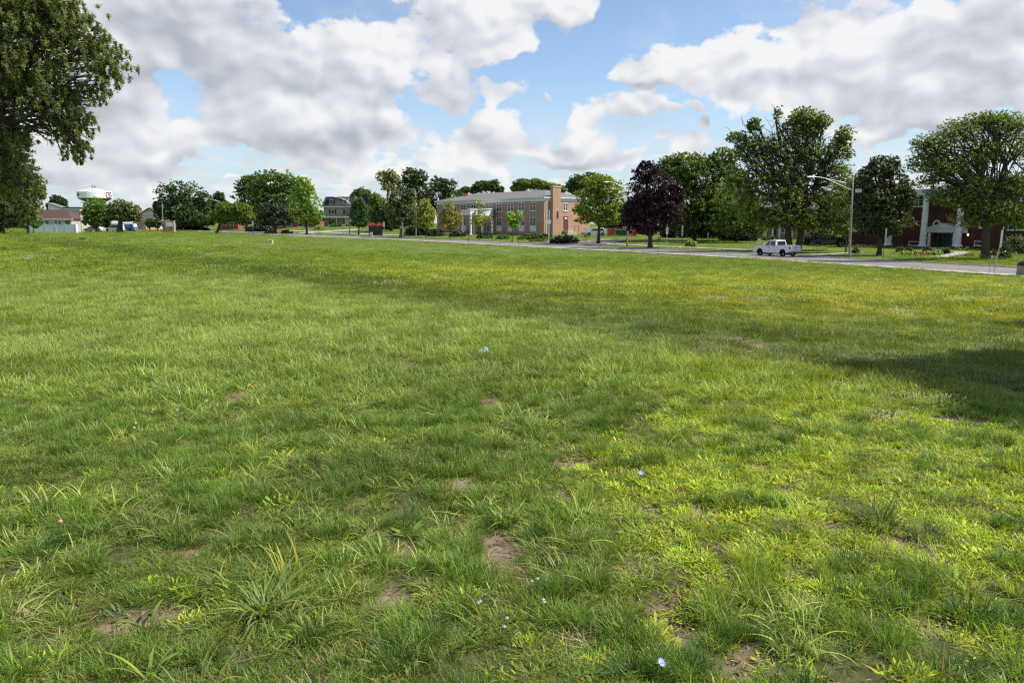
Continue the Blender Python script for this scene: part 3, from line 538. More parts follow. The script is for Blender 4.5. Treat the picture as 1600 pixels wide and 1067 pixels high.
Yf = 160.; fa, fb = W(41, 362, Yf), W(119, 362, Yf); fz = hz1((fa[0] + fb[0]) / 2, Yf); fw = fb[0] - fa[0]; ft = W(800, 350.6, Yf)[2] - fz
FN = empty('privacy_fence', (fa[0], Yf, fz), 0, 'long white board privacy fence in front of the brown roofed house', 'fence')
npn = 5
for k in range(npn):
    x_0, x_1 = fw * k / npn + .06, fw * (k + 1) / npn - .06; pn = MB()
    for j in range(12): c = x_0 + (x_1 - x_0) * j / 12; pn.box(c + .006, c + (x_1 - x_0) / 12 - .006, 0, .03, -.3, ft - .05)
    pn.box(x_0, x_1, -.01, .04, ft - .049, ft); pn.build('fence_panel', MT['fence'], FN)
for k in range(npn + 1): MB().box(fw * k / npn - .055, fw * k / npn + .055, -.03, .07, -.4, ft + .06).build('fence_post', MT['fence'], FN)
MB().box(fw, fw + .04, .08, .8, -.3, ft).build('fence_return', MT['fence'], FN)
# --- far left houses
simple_house('beige_house', 'beige gabled house behind the round shrubs on the left horizon', 224, 246, 353, 333, 325.5, 262., 'beige', 'roofbrown', 10, 'front', ())
simple_house('low_tan_house', 'low tan building with garage door beside the blue pickup', 208, 228, 356, 346, 342.5, 240., 'pinkbrick', 'roofbrown', 8, 'gable', ((213, 353.5, 348, 1.2),))
simple_house('tan_gable_house', 'tan roofed house peeping over the other beige gable on the left', 232, 250, 350, 329, 324, 300., 'pinkbrick', 'beige', 10, 'gable', ())

# --- water tower
YT = 560.; pc = W(147.5, 300, YT); sT_ = YT / F * .99; rr = 24.0 * sT_
def zt(py): return W(800, py, YT)[2]
wt = empty('water_tower', (pc[0], YT, 0), 0, 'white water tower with wide shallow tank and dark red emblem above the trees', 'water tower')
MB().lathe([(rr * .02, zt(294.0)), (rr * .25, zt(295.0)), (rr * .6, zt(297.2)), (rr * .9, zt(299.4)), (rr, zt(300.3)), (rr * 1.0, zt(309.6)), (rr * .985, zt(310.4))], k=64).build('tank', MT['tower'], wt, smooth=False)
MB().lathe([(rr * .98, zt(310.41)), (rr * .8, zt(313)), (rr * .4, zt(317.5)), (rr * .2, zt(320)), (rr * .15, zt(325)), (rr * .15, -5), (rr * .2, -6)], k=40).build('stem', MT['towerd'], wt)
an = MB()
for k in range(7): aa = k * .9; an.tube([(math.cos(aa) * 1.4, math.sin(aa) * 1.4, zt(294.8)), (math.cos(aa) * 1.5, math.sin(aa) * 1.5, zt(290.5) + (k % 3) * .4)], .09, 5)
an.lathe([(1.7, zt(292.6)), (1.7, zt(292.4))], k=16); an.build('antennas', MT['dark'], wt)
def emblem(az0, zc, hh, segs, th, mt, nm):
    mb = MB()
    for (xa, za, xb, zb2) in segs:
        dx, dz = xb - xa, zb2 - za; l = math.hypot(dx, dz); nx_, nz_ = -dz / l * th / 2, dx / l * th / 2
        V = []
        for r_ in (rr + .05, rr + .25):
            for (x, z) in ((xa + nx_, za + nz_), (xb + nx_, zb2 + nz_), (xb - nx_, zb2 - nz_), (xa - nx_, za - nz_)):
                a = az0 + x * hh / rr; V.append((math.cos(a) * r_, math.sin(a) * r_, zc + z * hh))
        mb.add(V, [(0, 1, 2, 3), (7, 6, 5, 4), (0, 4, 5, 1), (1, 5, 6, 2), (2, 6, 7, 3), (3, 7, 4, 0)])
    mb.build(nm, mt, wt)
VA = -math.pi / 2 - math.atan2(pc[0], YT); ea = VA + math.asin(.80); eh = zt(301) - zt(309.2)
pts = [(.62, .22), (.55, .45), (.3, .5), (-.3, .5), (-.6, .42), (-.75, .1), (-.75, -.12), (-.6, -.42), (-.3, -.5), (.3, -.5), (.6, -.42), (.7, -.1), (.35, -.08)]
emblem(ea, (zt(301) + zt(309.2)) / 2, eh, [(*pts[i], *pts[i + 1]) for i in range(len(pts) - 1)], .15, MT['maroon'], 'emblem')
pts = [(.18, .22), (-.1, .25), (-.2, .08), (.08, -.02), (.12, -.18), (-.15, -.26)]
emblem(ea, (zt(301) + zt(309.2)) / 2, eh, [(*pts[i], *pts[i + 1]) for i in range(len(pts) - 1)], .13, MT['maroon'], 'emblem')
emblem(VA - math.asin(.9), (zt(301) + zt(309.2)) / 2, eh * .8, [(-.3, .3, -.3, -.35), (.2, .3, .2, -.35), (-.3, .3, .2, .3)], .3, MT['roofgray'], 'emblem')
# ------------------------------------------------------------------ trees
LEAF = leaf_mat('leaves', .52, gloss=.25, rough=.5); LEAFD = leaf_mat('dense_leaves', .30, gloss=.35, rough=.4)
def leaf_cloud(cent, rad, nper, size, asp, col, cvar, seed, up=.5, droop=0, core=None):
    """many small leaf faces round the cluster centres"""
    g = np.random.default_rng(seed); n = len(cent); idx = np.repeat(np.arange(n), nper)
    d = g.normal(size=(len(idx), 3)); d /= np.linalg.norm(d, axis=1)[:, None]; rr_ = np.minimum(np.abs(g.normal(size=len(idx))) * .62, 1.7)
    P = cent[idx] + d * rr_[:, None] * rad[idx][:, None] * np.array([1, 1, .75])
    if droop: q_ = g.random(len(idx)); P[:, 2] -= droop * q_ * rad[idx] * 2.2; P[:, :2] = cent[idx, :2] + (P[:, :2] - cent[idx, :2]) * (1 - .45 * q_[:, None])
    nn = g.normal(size=P.shape) + np.array([0, 0, up]) * 1.2; 
    if core is not None: o_ = P - core; nn += .7 * o_ / (np.linalg.norm(o_, axis=1)[:, None] + 1e-6)
    nn /= np.linalg.norm(nn, axis=1)[:, None]
    t = np.cross(nn, g.normal(size=P.shape)); t /= np.linalg.norm(t, axis=1)[:, None]
    if droop: t[:, 2] -= 1.0; t -= nn * np.sum(t * nn, 1)[:, None]; t /= np.linalg.norm(t, axis=1)[:, None] + 1e-6
    bb = np.cross(nn, t); s = size * (.6 + .8 * g.random(len(P)))[:, None]
    V = np.stack([P - t * s * asp, P - bb * s * .5, P + t * s * asp, P + bb * s * .5], 1).reshape(-1, 3)
    cl = (1 + cvar * g.normal(size=(n, 1)))[idx] * (1 + .16 * g.normal(size=(len(idx), 1))); hue = g.normal(size=(n, 1))[idx] * .10
    C = 2.25 * np.asarray(col)[None, :] * np.clip(cl, .45, 1.8); C = C * np.concatenate([1 + hue, 1 + hue * .3, 1 - hue * .5], 1)
    C = np.repeat(np.clip(C, .002, 1), 4, 0); Q = np.arange(len(V)).reshape(-1, 4); return V, Q, C
def limb(mb, a, b, r0, r1, g, wig=.08, k=6, n=6, sag=0):
    a = np.array(a, float); b = np.array(b, float); l = np.linalg.norm(b - a); ts = np.linspace(0, 1, n); P = a + (b - a) * ts[:, None]
    off = np.cumsum(g.normal(size=(n, 3)), 0) * wig * l / n; off -= ts[:, None] * off[-1]; P += off; P[:, 2] += np.sin(ts * math.pi) * l * (.08 - sag)
    mb.tube(P, r0 + (r1 - r0) * ts, k, cap=False); return P
def tree(name, label, bpx, bpy, crown, col, Y=None, dens=1.0, trunk_w=None, split=.35, leafpx=1.3, clus=.15, cvar=.22, group=None, cat='tree', bark='bark', asp=.75, lm=None, seed=0, hollow=.45, twigs=0, droop=0, trunks=1, bz=None, bare=(), zsc=.85, size=None):
    if Y is None: X, Y, Z = gpt(bpx, bpy)
    else: X, _, _ = W(bpx, bpy, Y); Z = hz1(X, Y)
    if bz is not None: Z = bz
    g = np.random.default_rng(1000 + seed); s = mpp(Y); root = empty(name, (X, Y, Z), 0, label, cat, group)
    cs, rs, Ws = [], [], []; core = []; parea = 0; heads = []
    for bl_ in crown:
        cx, cy, rx, ry = bl_[:4]; dY = bl_[4] * s if len(bl_) > 4 else 0; dn = bl_[5] if len(bl_) > 5 else 1.
        c = np.array(W(cx, cy, Y + dY)) - np.array((X, Y, Z)); ra = np.array((rx * s * 1.1, (rx * .5 + ry * .5) * s * zsc, ry * s * 1.05)); rc = clus * min(rx, ry) * s * 1.5
        rc = float(np.clip(rc, .25, 1.5)); vol = 4.19 * ra.prod(); rc *= .72; nc = int(np.clip(dn * dens * vol / (4.19 * rc ** 3) * .8, 8, 1700))
        d = g.normal(size=(nc, 3)); d /= np.linalg.norm(d, axis=1)[:, None]; rad = hollow + (1 - hollow) * g.random(nc) ** .7
        rad *= .68 + .60 * fbm(d[:, 0] * 2.2 + seed, d[:, 2] * 2.2 + d[:, 1], seed, 3)
        pc_ = c + d * ra * rad[:, None] * .93; cs.append(pc_); rs.append(np.full(nc, rc) * (.6 + .8 * g.random(nc))); heads.append((c, ra, nc)); parea += math.pi * rx * ry * .41 * dn
    C_ = np.vstack(cs); R_ = np.concatenate(rs); zc = C_[:, 2].min(); cc_ = C_.mean(0)
    lsize = size if size else max(.05, leafpx * Y / 717); nleaf = dens * parea * 4.2 / (leafpx ** 2 * .75) * (1.35 if leafpx > 1 else 1); nper = int(np.clip(nleaf / len(C_), 6, 160))
    V, Q, CC = leaf_cloud(C_, R_, nper, lsize, asp, col, cvar, seed, core=cc_, droop=droop)
    # trunk with limbs reaching into the crown
    mb = MB(); tw = (trunk_w * s / 2) if trunk_w else max(.12, .02 * C_[:, 2].max()); top = np.array((cc_[0] * .35, cc_[1] * .3, max(zc + (cc_[2] - zc) * split, 1.0)))
    forks = []
    for k in range(trunks):
        ox = (k - (trunks - 1) / 2) * tw * 2.6; tp_ = top + np.array((ox * 2.5, 0, 0)); P = limb(mb, (ox, 0, -.3), tp_, tw * 1.15, tw * .72, g, .05, 9, 8); mb.tube([(ox, 0, -.4), (ox, 0, .05), (ox, 0, .5)], [tw * 1.7, tw * 1.35, tw * 1.1], 9, cap=False); forks += [P[-1], P[-3], P[-2]]
    for c, ra, nc in heads:
        f = forks[g.integers(len(forks))]; end = c + np.array((0, 0, ra[2] * .55)); P = limb(mb, f, end, tw * .42, tw * .08, g, .26, 6, 8)
        for _ in range(5 + min(nc // 10, 12)):
            tgt = C_[g.integers(len(C_))] if g.random() < .2 else c + (lambda d: d / np.linalg.norm(d))(g.normal(size=3)) * ra * .85; j = g.integers(2, 7); P2 = limb(mb, P[j], tgt, tw * .22, tw * .05, g, .18, 4, 6)
            for _ in range(twigs): e_ = P2[-2] + g.normal(size=3) * np.array((1, 1, 1.2)) * ra.mean() * .22 + np.array((0, 0, ra.mean() * .12)); limb(mb, P2[g.integers(2, 5)], e_, tw * .07, .012, g, .15, 3, 4)
    for (bx, by) in bare:
        b_ = np.array(W(bx, by, Y)) - np.array((X, Y, Z)); P = limb(mb, forks[g.integers(len(forks))], b_, tw * .3, .03, g, .14, 4, 8)
        for _ in range(14): j = g.integers(3, 8); limb(mb, P[j], P[j] + g.normal(size=3) * np.array((.7, .6, .5)) + np.array((0, 0, .9)), .035, .01, g, .2, 3, 4)
    mb.build('trunk', MT[bark], root, smooth=True)
    np_mesh('crown', V, Q, CC, lm or LEAF, root); return root
G1, G2, G3 = (.060, .095, .022), (.085, .125, .026), (.045, .070, .022)
DKG = (.035, .058, .020); LIME = (.145, .20, .035); YG = (.17, .19, .04)
FG = 'trees across the road'
tree('broadleaf_tree', 'huge spreading tree with drooping branches filling the left edge of the frame', -70, 368, [(20, 60, 120, 75), (110, 55, 60, 45), (165, 95, 42, 42), (60, 130, 90, 60), (108, 190, 42, 44), (118, 232, 28, 26), (150, 140, 24, 22, 0, .8), (-30, 150, 90, 110), (-10, 245, 48, 60), (18, 285, 24, 36, 0, .6), (-70, 60, 120, 120), (55, 15, 90, 40), (-80, -40, 150, 60), (25, 215, 30, 30, 0, .6)], (.085, .102, .034), Y=46, dens=.29, split=.5, leafpx=.95, clus=.105, asp=1.9, trunk_w=20, seed=1, hollow=.15, twigs=2, droop=.65, size=.06)
tree('understory_tree', 'lighter olive bushy tree at the foot of the huge left tree', 44, 364, [(40, 300, 24, 30), (56, 288, 18, 16), (48, 325, 20, 22), (30, 340, 22, 18), (66, 304, 9, 9, 0, .6)], (.11, .125, .04), Y=135, dens=1., leafpx=1.3, seed=2, hollow=.2)
tree('understory_tree', 'dark tree filling the left edge below the huge drooping crown', 4, 364, [(0, 230, 40, 40), (22, 225, 24, 26), (5, 280, 50, 44), (28, 268, 30, 34), (8, 325, 46, 36), (-20, 330, 40, 36)], (.04, .055, .02), Y=125, dens=1., leafpx=1.4, seed=52, hollow=.2)
tree('sapling', 'thin young sapling in front of the white fence', 52, 362, [(55, 350, 8, 8, 0, .6), (47, 345, 7, 8, 0, .7), (60, 343, 5, 5, 0, .6)], G2, Y=150, trunk_w=1, seed=3, leafpx=1.2)
tree('conifer', 'dark pointed evergreen top behind the pale block', 90, 360, [(89, 314, 11, 9), (97, 316, 8, 7), (90, 325, 16, 10)], DKG, Y=225, seed=4)
tree('round_tree', 'green round tree standing right under the water tower', 150, 358, [(150, 325, 21, 17), (140, 335, 14, 14), (162, 332, 16, 18), (150, 345, 22, 10)], G2, Y=185, seed=5, lm=LEAF)
tree('columnar_evergreen', 'narrow dark evergreen between the two round trees at the left', 167, 359, [(167, 350, 6, 8), (168, 343, 4, 8)], (.02, .03, .015), Y=180, seed=6, lm=LEAFD, clus=.3)
tree('spreading_tree', 'spreading olive tree with a thick forked trunk beside the blue pickup', 187, 361, [(188, 325, 19, 14), (203, 330, 18, 14), (180, 330, 12, 12), (212, 338, 10, 8), (190, 338, 24, 8)], (.085, .095, .035), Y=178, trunk_w=8, seed=7, split=.2)
for i, (cx, w_) in enumerate(((234, 7), (246, 6.5))):
    tree('round_shrub', ('larger round dark shrub, left one of the pair before the beige gable' if i == 0 else 'round dark shrub, right one of the pair, nearest the bare pole'), cx, 357.5, [(cx, 349, w_, 7.5)], DKG, Y=205, seed=8 + i, cat='shrub', lm=LEAFD, group='round shrubs on the left horizon')
tree('broadleaf_tree', 'tall dark tree with ragged crown behind the brick utility shed', 278, 358, [(262, 305, 20, 20), (280, 300, 20, 20), (246, 322, 8, 8, 0, .6), (272, 325, 30, 20), (255, 332, 15, 14), (290, 340, 30, 12)], DKG, Y=225, seed=11, leafpx=1.4)
tree('broadleaf_tree', 'dark rounded tree right of the ragged one behind the shed', 314, 358, [(300, 305, 20, 20), (318, 315, 14, 16), (304, 330, 26, 20), (330, 340, 20, 12), (310, 345, 30, 8)], (.045, .068, .025), Y=230, seed=12)
tree('conifer', 'small dark evergreen crown between the two far left tree masses', 344, 358, [(342, 308, 8, 8), (337, 318, 12, 10), (345, 330, 14, 20)], DKG, Y=240, seed=13)
tree('honey_locust', 'low spreading green tree beside the far left road bend', 338, 358.5, [(352, 325, 14, 11), (372, 328, 20, 12), (385, 338, 14, 9), (345, 340, 16, 9), (362, 340, 20, 7)], G2, Y=178, trunk_w=4, seed=14)
tree('broadleaf_tree', 'dark tree rising behind the big honey locust at the left', 385, 358, [(385, 292, 18, 18), (400, 286, 18, 16), (390, 310, 26, 22), (380, 335, 18, 20)], DKG, Y=215, seed=15)
tree('honey_locust', 'large pale green honey locust with wide feathery crown', 430, 359, [(425, 285, 34, 20), (450, 290, 26, 22), (405, 300, 22, 20), (440, 310, 45, 20), (470, 300, 20, 25), (430, 335, 40, 16)], G1, Y=186, seed=16, leafpx=1.3, trunk_w=4)
tree('flowering_tree', 'low dark domed tree on the lawn left of the lime green tree', 429, 362, [(418, 330, 18, 14), (438, 330, 18, 14), (428, 345, 26, 9), (448, 338, 14, 12)], (.035, .045, .025), Y=176, trunk_w=4, seed=17, lm=LEAFD)
tree('honey_locust', 'bright lime green conical tree left of the mansard house', 479, 363, [(475, 295, 16, 20), (482, 315, 22, 22), (478, 335, 26, 14), (468, 318, 20, 24), (490, 338, 14, 10)], (.115, .165, .03), seed=18, Y=166, trunk_w=3, split=.1)
tree('broadleaf_tree', 'gray green tree peeping over the slate roof', 565, 356, [(565, 303, 14, 9), (558, 308, 12, 7), (575, 308, 10, 7)], (.07, .09, .04), Y=240, seed=19)
tree('young_maple', 'young dark maple directly right of the mansard house lamp', 560.5, 366, [(560, 318, 10, 10), (558, 333, 13, 12), (562, 347, 14, 8), (567, 328, 9, 10)], (.04, .075, .02), seed=20, Y=160, trunk_w=2, split=.05, lm=LEAFD)
tree('tall_sparse_tree', 'tall sparse pale crown left of the dense dark tree', 606, 360, [(598, 278, 11, 12, 0, .55), (610, 273, 10, 9, 0, .5), (608, 290, 14, 12, 0, .6), (618, 280, 8, 8, 0, .5)], (.13, .14, .05), Y=205, seed=21, twigs=1)
tree('broadleaf_tree', 'dense dark rounded crown above the middle of the field', 645, 362, [(640, 275, 15, 14), (655, 278, 13, 14), (636, 295, 20, 18), (655, 300, 22, 18), (650, 320, 25, 18)], (.04, .06, .018), Y=190, seed=22, lm=LEAFD)
tree('broadleaf_tree', 'dark rounded tree directly left of the far chimney', 690, 362, [(685, 288, 14, 12), (700, 292, 14, 14), (680, 305, 24, 18), (705, 312, 20, 16), (670, 330, 15, 15)], (.042, .062, .018), Y=185, seed=23, lm=LEAFD)
tree('broadleaf_tree', 'leafy green tree standing over the left of the bus shelter', 585, 366, [(588, 312, 12, 12), (582, 328, 14, 14), (590, 340, 16, 12), (600, 325, 14, 16)], (.085, .12, .03), seed=24, Y=168, trunk_w=2)
tree('ash_tree', 'gray green tree with visible trunk left of the tall middle lamp post', 626, 369, [(622, 310, 18, 14), (634, 325, 18, 16), (615, 330, 16, 16), (628, 343, 24, 12), (640, 308, 10, 12)], (.065, .085, .035), seed=25, Y=142, trunk_w=4, split=.1)
tree('broadleaf_tree', 'dark low tree in the shade right of the bus shelter', 611, 366, [(606, 335, 12, 14), (612, 348, 12, 10)], DKG, seed=26, Y=166, trunk_w=4)
tree('young_locust', 'yellow green young locust, left one of the two before the brick hall', 665, 368, [(664, 322, 10, 12), (668, 335, 16, 14), (662, 348, 18, 9)], (.15, .17, .04), seed=27, Y=140, trunk_w=1.2, dens=.8, split=.05)
tree('young_locust', 'thin yellowing young locust with brown tinge before the far end of the brick hall', 703, 370, [(702, 325, 8, 14, 0, .6), (706, 340, 14, 12, 0, .7), (702, 352, 17, 8, 0, .7), (718, 342, 8, 6, 0, .6), (692, 338, 8, 10, 0, .6)], (.16, .15, .045), seed=28, Y=134, trunk_w=1.2, dens=.7, split=.05)
tree('young_locust', 'sparse yellow green young tree in front of the white portico', 748, 369.5, [(748, 318, 8, 8, 0, .5), (747, 335, 9, 10, 0, .45), (752, 346, 13, 8, 0, .55), (760, 342, 7, 6, 0, .6), (742, 350, 8, 8, 0, .5)], (.16, .175, .04), seed=29, Y=131, trunk_w=1.4, dens=.38, split=.05)
tree('young_maple', 'small bright green staked sapling on the lawn before the brick hall', 800, 376, [(800, 342, 10, 9), (797, 336, 6, 7), (812, 337, 6, 8, 0, .6), (803, 350, 10, 6)], (.13, .19, .035), seed=30, Y=119, trunk_w=1.2, split=.05)
tree('background_tree', 'bluish green tree over the middle of the brick hall roof', 760, 362, [(752, 291, 13, 9), (768, 290, 14, 9), (740, 297, 8, 6), (780, 297, 8, 6)], (.055, .08, .028), Y=215, seed=31)
tree('background_tree', 'yellow green tree over the right of the brick hall roof', 830, 362, [(818, 288, 16, 8), (838, 288, 18, 8), (860, 293, 16, 6), (810, 295, 12, 6), (875, 296, 10, 6)], (.10, .12, .03), Y=210, seed=32)
tree('background_tree', 'slim green crown just left of the hall roof ridge', 727, 362, [(727, 297, 7, 6, 0, .7), (720, 302, 10, 6)], (.06, .085, .03), Y=215, seed=33)
tree('background_tree', 'dark green tree behind the right end of the brick hall', 910, 366, [(905, 284, 18, 13), (925, 280, 16, 12), (895, 292, 12, 9), (915, 300, 24, 14), (945, 285, 14, 12)], (.045, .065, .022), Y=190, seed=34)
tree('honey_locust', 'bright yellow green locust between the brick hall and the purple tree', 935, 378.5, [(935, 285, 24, 14), (950, 295, 28, 18), (925, 305, 26, 18), (958, 315, 22, 20), (935, 330, 34, 16), (910, 328, 14, 14), (950, 342, 30, 10), (912, 345, 14, 5, 0, .6)], (.12, .155, .032), seed=35, Y=113, trunk_w=5, leafpx=1.3, split=.15)
tree('purple_maple', 'dark purple leaved maple at the kerb', 1016, 385, [(1010, 272, 22, 18), (1020, 295, 38, 26), (1030, 320, 36, 26), (998, 320, 24, 28), (1015, 348, 42, 22), (1042, 330, 30, 24), (988, 335, 18, 26), (1055, 305, 14, 20), (1008, 258, 10, 8)], (.022, .011, .014), seed=36, Y=101, trunk_w=7, lm=LEAFD, leafpx=1.4, split=.1)
tree('spreading_tree', 'broad mid green tree right behind the purple maple', 1084, 384, [(1075, 260, 42, 24), (1100, 275, 50, 32), (1060, 285, 36, 30), (1130, 290, 30, 36), (1090, 315, 60, 30), (1120, 335, 48, 28), (1070, 340, 32, 24), (1050, 262, 26, 22), (1040, 320, 24, 34), (1110, 352, 56, 16), (1150, 310, 30, 40), (1130, 250, 26, 20)], (.062, .092, .024), seed=37, Y=118, trunk_w=6, leafpx=1.3, split=.25)
tree('broadleaf_tree', 'lighter green tree left of the pickup trunks', 1150, 384, [(1145, 315, 28, 34), (1165, 335, 28, 30), (1140, 350, 30, 20), (1180, 355, 18, 14)], (.085, .115, .03), seed=38, Y=112, trunk_w=3)
tree('cottonwood', 'tallest ragged tree with bare branch ends behind the white pickup', 1240, 392, [(1254, 185, 26, 18), (1281, 190, 18, 17), (1178, 196, 13, 13), (1216, 180, 9, 14, 0, .4), (1318, 215, 17, 20), (1262, 205, 18, 14, 0, .6), (1150, 215, 18, 10, 0, .6), (1222, 228, 28, 28, 0, .8), (1190, 245, 32, 28, 0, .8), (1262, 235, 34, 28, 0, .9), (1298, 238, 28, 24, 0, .8), (1240, 205, 24, 20, 0, .6), (1170, 222, 24, 18, 0, .6), (1325, 240, 14, 10, 0, .4), (1160, 240, 16, 14, 0, .5), (1305, 270, 32, 24), (1235, 270, 40, 28), (1185, 290, 28, 30), (1230, 315, 50, 34), (1290, 315, 40, 40), (1200, 340, 36, 18), (1250, 345, 50, 18), (1300, 345, 36, 28), (1165, 320, 26, 30), (1150, 280, 20, 26), (1335, 300, 22, 30)], (.080, .110, .028), seed=39, Y=91, trunk_w=9, leafpx=1.0, split=.5, trunks=2, twigs=2, bare=((1162, 196), (1206, 200), (1214, 178), (1146, 214)), hollow=.2)
tree('broadleaf_tree', 'light green shrubby tree just left of the right lamp pole', 1322, 388, [(1322, 300, 22, 20), (1316, 330, 20, 22), (1340, 335, 12, 10, 0, .7), (1318, 355, 18, 14), (1350, 332, 8, 6, 0, .6)], (.09, .12, .035), seed=40, Y=86, trunk_w=2)
tree('norway_maple', 'dense dark maple with bronze top beside the right lamp pole', 1373, 402, [(1380, 262, 30, 18), (1360, 280, 24, 24), (1395, 285, 24, 24), (1375, 310, 44, 26), (1400, 325, 26, 20), (1350, 325, 20, 22), (1378, 345, 50, 20), (1345, 300, 18, 30), (1415, 305, 16, 26), (1372, 362, 34, 9), (1366, 252, 8, 8), (1400, 252, 8, 8)], (.040, .050, .018), seed=41, Y=79, trunk_w=7, lm=LEAFD, leafpx=1.4, split=.1)
tree('honey_locust', 'wide feathery honey locust at the right edge before the columned house', 1538, 412, [(1460, 228, 36, 22), (1500, 205, 36, 22), (1570, 195, 45, 20), (1440, 255, 24, 20), (1480, 260, 40, 24), (1530, 240, 40, 28), (1600, 230, 50, 36), (1450, 285, 22, 14), (1520, 290, 40, 20), (1580, 290, 45, 24), (1490, 310, 40, 16), (1560, 330, 50, 22), (1630, 300, 50, 50), (1515, 345, 30, 12, 0, .7), (1430, 225, 14, 8, 0, .6), (1465, 300, 26, 12, 0, .5), (1600, 345, 40, 18), (1545, 185, 40, 12), (1540, 320, 50, 20)], (.078, .104, .028), seed=42, Y=70, trunk_w=12, leafpx=1.0, split=.35, clus=.11, hollow=.2, dens=.78, twigs=1, trunks=1)
# shade tree out of frame to the right whose shadow lies on the field
def world_tree(name, label, X, Y, blobsw, col, seed, tw=.35, size=.14, per=60, rc=.8, ncl=95):
    Z = hz1(X, Y); root = empty(name, (X, Y, Z), 0, label, 'tree'); g = np.random.default_rng(seed); cs = []
    mb = MB(); limb(mb, (0, 0, -.3), (0, 0, 5), tw, tw * .7, g, .04, 10, 8)
    for (cx, cy, cz, r_) in blobsw:
        d = g.normal(size=(ncl, 3)); d /= np.linalg.norm(d, axis=1)[:, None]; cs.append(np.array((cx, cy, cz)) + d * r_ * (.35 + .65 * g.random((ncl, 1)) ** .7)); P = limb(mb, (0, 0, 4.3), (cx, cy, cz), tw * .5, tw * .1, g, .12, 6, 8)
        for _ in range(8): limb(mb, P[g.integers(2, 7)], cs[-1][g.integers(ncl)], tw * .2, .03, g, .15, 4, 5)
    C_ = np.vstack(cs); V, Q, CC = leaf_cloud(C_, np.full(len(C_), rc), per, size, .8, col, .2, seed, core=C_.mean(0)); mb.build('trunk', MT['bark'], root, smooth=True); np_mesh('crown', V, Q, CC, LEAF, root); return root
CO = 1 / math.tan(R(SUN_EL)); SXD, SYD = math.sin(R(SUN_AZ)), math.cos(R(SUN_AZ))
def shade_blobs(tx, ty, L_):   # crown blobs whose shadows fall at the given ground spots
    return [(sx_ + CO * h * SXD - tx, sy_ + CO * h * SYD - ty, h, r_) for sx_, sy_, h, r_ in L_]
TX, TY = 17.2, 9.6
world_tree('shade_tree', 'large spreading tree just beyond the right edge that shades the field', TX, TY, shade_blobs(TX, TY, [(5.9, 7.2, 7.6, 1.7), (4.8, 8.7, 8.0, 1.0), (4.7, 6.6, 7.0, .8), (5.8, 6.2, 7.2, 1.1), (6.3, 9.4, 8.2, 1.2), (8.2, 10.4, 8.6, 1.4), (8.6, 8.4, 8.0, 1.9), (10, 9.8, 9.2, 2.0), (12, 9, 9.8, 2.4), (12, 11.8, 8.6, 2.0), (5.2, 6.6, 7.2, .7), (8.6, 6.6, 7.6, 1.4), (11.5, 6.8, 7.8, 1.9), (14, 8, 8.6, 2.4), (6.4, 8.2, 8.0, .9)]), G1, 77, .32, rc=.5)
world_tree('shade_tree', 'second tree beyond the right edge casting the small far shadow', 21.6, 18.6, [(0, 0, 7, 1.6), (-1.2, 0, 7.4, 1.0), (1.2, .5, 7.0, 1.6)], G1, 78, .3)
# far-off treeline that closes the horizon, each crown its own tree
def far_tree(cx, top, w_, Y, col, sd, lab):
    tree('background_tree', lab, cx, 356, [(cx - w_ * .35, top + w_ * .5, w_ * .6, w_ * .45), (cx + w_ * .35, top + w_ * .55, w_ * .6, w_ * .45), (cx, top + w_ * .35, w_ * .6, w_ * .4), (cx, top + w_ * 1.1, w_ * .9, w_ * .5)], col, Y=Y, seed=sd, leafpx=1.5, group='trees far behind the houses')
for i, (cx, top, w_, lab) in enumerate(((30, 322, 26, 'dark tree mass behind the sapling at the far left edge'), (218, 340, 9, 'low tree between the low tan building and the olive tree'), (300, 322, 26, 'tree behind the two dark crowns right of the shed'), (405, 315, 30, 'tree behind the low spreading tree and the honey locust'), (500, 330, 14, 'tree filling the gap left of the mansard house'), (590, 318, 24, 'tree behind the bus shelter crowns'), (640, 325, 26, 'shaded tree behind the middle lamp post'), (725, 335, 18, 'low tree hidden behind the portico end of the hall'), (960, 315, 28, 'shaded tree behind the yellow green locust'), (1010, 310, 34, 'tree behind the purple maple'), (1100, 310, 40, 'tree behind the broad mid green tree'), (1165, 305, 32, 'shaded tree left behind the ragged tall tree'), (1215, 300, 36, 'shaded tree behind the double trunk'), (1280, 300, 36, 'shaded tree right behind the ragged tall tree'), (1340, 300, 30, 'shaded tree behind the right lamp pole'))):
    far_tree(cx, top, w_, 165 if 940 < cx else (235 if cx > 560 else 290), DKG if i % 2 else (.045, .065, .024), 60 + i, lab)
# ------------------------------------------------------------------ shrubs
def shrub(name, label, px, py, rx, ry, col, Y=None, seed=0, group=None, lm=None, size=None, cat='shrub', n=None, flat=1.0):
    if Y is None: X, Y, Z = gpt(px, py)
    else: X = W(px, py, Y)[0]; Z = hz1(X, Y)
    s = mpp(Y); g = np.random.default_rng(seed); nc = n or 40; d = g.normal(size=(nc, 3)); d[:, 2] = abs(d[:, 2]) * .9 - .05; d /= np.linalg.norm(d, axis=1)[:, None]
    C_ = d * np.array((rx, rx * flat, ry * 2 * .86)) * s * (.75 + .2 * g.random((nc, 1))); C_ = np.vstack([C_, C_ * .5]); C_[:, 2] = np.maximum(C_[:, 2], .08)
    R_ = np.full(len(C_), min(rx, ry) * s * .42); V, Q, CC = leaf_cloud(C_, R_, int(np.clip(rx * ry * 9 / nc * 4, 14, 60)), size or max(.05, 1.1 * Y / 717), .7, col, .14, seed, core=np.zeros(3), up=.3)
    V[:, 2] = np.maximum(V[:, 2], -.05); o = np_mesh(name, V, Q, CC, lm or LEAFD); o.location = (X, Y, Z); return tag(o, label, cat, group)
